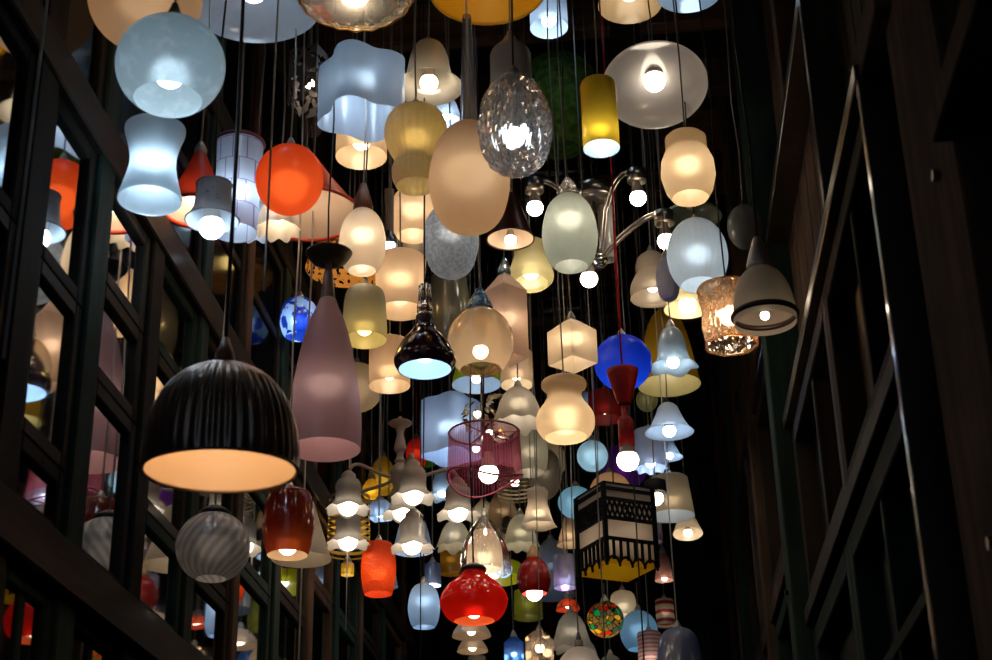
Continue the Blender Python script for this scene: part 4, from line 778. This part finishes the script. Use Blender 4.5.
# brushed metal chandelier with three bare bulbs on curved arms
def arm_chandelier():
    d = 5.8; u = d / F; hub = at(596, 262, d); root = empty('metal_arm_chandelier', hub, 'brushed metal chandelier with bare bulbs on tall curved arms, behind the netted glass egg', 'chandelier', PEND)
    br = solid((.50, .45, .39), .28, 1)
    lt('hub', [(.001, -.02), (.03, -.02), (.045, -.005), (.045, .02), (.02, .035), (.014, .06), (.001, .06)], chrome, root, (0, 0, 0), 28)
    lt('canopy_plate', [(.001, 0), (.085, 0), (.088, .01), (.088, .05), (.06, .062), (.001, .065)], br, root, (0, 0, 68 * u), 40)
    bm = bmesh.new(); tube_bm(bm, [(0, 0, .05), (0, 0, 68 * u)], .009, 12); from_bm('stem', bm, br, root, smooth=True)
    lt('glass_tube', [(.03, 0), (.03, .22)], frost((.6, .58, .55), .4), root, (.045, .03, .02), 24)
    for k, (bx, by, dd, dz) in enumerate(((535, 208, 5.75, 0), (638, 198, 5.75, 0), (666, 241, 5.55, 0))):
        b = at(bx, by, dd) - hub; r_ = .031
        bu = add_bulb(root, b, r_ * .98, 'n', 9)
        t = b + Vector((0, 0, r_ * 2.2))
        o = lt('bulb_cup', [(.001, .045), (.036, .045), (.036, .0), (.030, -.002), (.030, .03), (.001, .032)], br, root, t, 24)
        bm = bmesh.new(); dirn = Vector((b.x, b.y, 0)).normalized()
        s0 = Vector((0, 0, 0)) + dirn * .03
        for off in (-.009, .009):
            sd = dirn.cross(Vector((0, 0, 1))) * off
            tube_bm(bm, bez(s0 + sd, s0 + sd + Vector((0, 0, t.z * 1.0)) + dirn * .01, t + Vector((0, 0, .10)) - dirn * .09 + sd, t + Vector((0, 0, .04)) + sd, 16), .0055, 8)
        from_bm('arm', bm, br, root, smooth=True)
    b = at(589, 279, 5.75) - hub; add_bulb(root, b, .032, 'n', 8)
    cordto(root, (0, 0, 68 * u + .065), 'b')
arm_chandelier()
# ornate white chandelier with ruffled tulip shades
def tulip_chandelier():
    d = 5.5; u = d / F; hub = at(400, 480, d); root = empty('tulip_chandelier', hub, 'ornate white chandelier with ruffled tulip glass shades', 'chandelier', PEND)
    wh = solid((.34, .29, .25), .45, bump=(40, .4)); fr = frost((.34, .31, .28), .2, .25, .07)
    lt('column', smoothprof([(.002, -.03), (.015, -.02), (.028, .01), (.036, .045), (.024, .07), (.014, .082), (.02, .09), (.013, .10), (.013, .12), (.022, .135), (.018, .16), (.012, .19), (.02, .215), (.04, .228), (.04, .235), (.015, .245), (.003, .258)]), wh, root, (0, 0, -.02), 24)
    sh = None
    spots = ((348, 506, 5.4), (348, 541, 5.55), (413, 495, 5.3), (412, 545, 5.5), (458, 512, 5.5), (402, 512, 5.9))
    tp, _ = PR['tulip']
    for k, (bx, by, dd) in enumerate(spots):
        b = at(bx, by, dd) - hub; r0 = .077; Hs = .115
        pts = smoothprof(tp); pr_ = [(r * r0, z * Hs) for r, z in pts]; fall = lambda i: max(0, 1 - pts[i][1] / .4) ** 1.5
        s = lt('tulip_shade', pr_, fr, root, b - Vector((0, 0, .014)), 56, rad=lambda ph, i: 1 + .055 * fall(i) * cos(7 * ph), zoff=lambda ph, i: -.006 * fall(i) * cos(7 * ph))
        add_bulb(root, b, .034, 'n', 6.5)
        t = b + Vector((0, 0, Hs - .02)); lt('shade_cup', [(.026, 0), (.024, .018), (.012, .03), (.001, .032)], wh, root, t, 20)
        bm = bmesh.new(); dirn = Vector((b.x, b.y, 0)); dirn = dirn.normalized() if dirn.length > .01 else Vector((0, 1, 0))
        tube_bm(bm, bez(Vector((0, 0, .03)), Vector((0, 0, .03)) + dirn * .05 + Vector((0, 0, -.07)), t + Vector((0, 0, .12)) - dirn * .02, t + Vector((0, 0, .025)), 16), .0065, 8)
        from_bm('arm', bm, wh, root, smooth=True)
    cordto(root, (0, 0, .258), 'b', .004)
tulip_chandelier()
# glass prisms hanging by themselves and loose cords that reach below the frame
def loose(px, y0, d, zlow, label, c='g', r=.003):
    p = at(px, y0, d); bm = bmesh.new(); tube_bm(bm, [(0, 0, 0), (.004, 0, (CEIL - zlow) * .4), (0, 0, CEIL - zlow)], r, 6)
    o = from_bm('hanging_cord', bm, solid(*CORD[c]), None, (p.x, p.y, zlow), smooth=True); o['label'] = label; o['category'] = 'cord'
for a in ((27, 160, 3.0, 2.75, 'grey cord hanging in front of the left wall at the far left', 'w', .0032), (300, 600, 5.0, 2.2, 'pale cord running down from behind the swirled red barrel', 'w', .003),
          (347, 560, 5.6, 2.95, 'pale pull cord hanging below the left tulip shades', 'w', .002), (268, 200, 3.95, 3.3, 'grey cord passing in front of the orange globe', 'g', .0028),
          (420, 640, 5.7, 2.3, 'dark cord below the pale blue oval', 'k', .0025), (640, 600, 5.3, 2.3, 'black cord passing in front of the lantern', 'k', .003),
          (600, 560, 5.25, 2.3, 'grey cord passing in front of the left lantern face', 'g', .0025), (540, 640, 5.6, 2.4, 'grey cord at the lower middle, left of the little iridescent cylinder', 'g', .0022)):
    loose(*a)
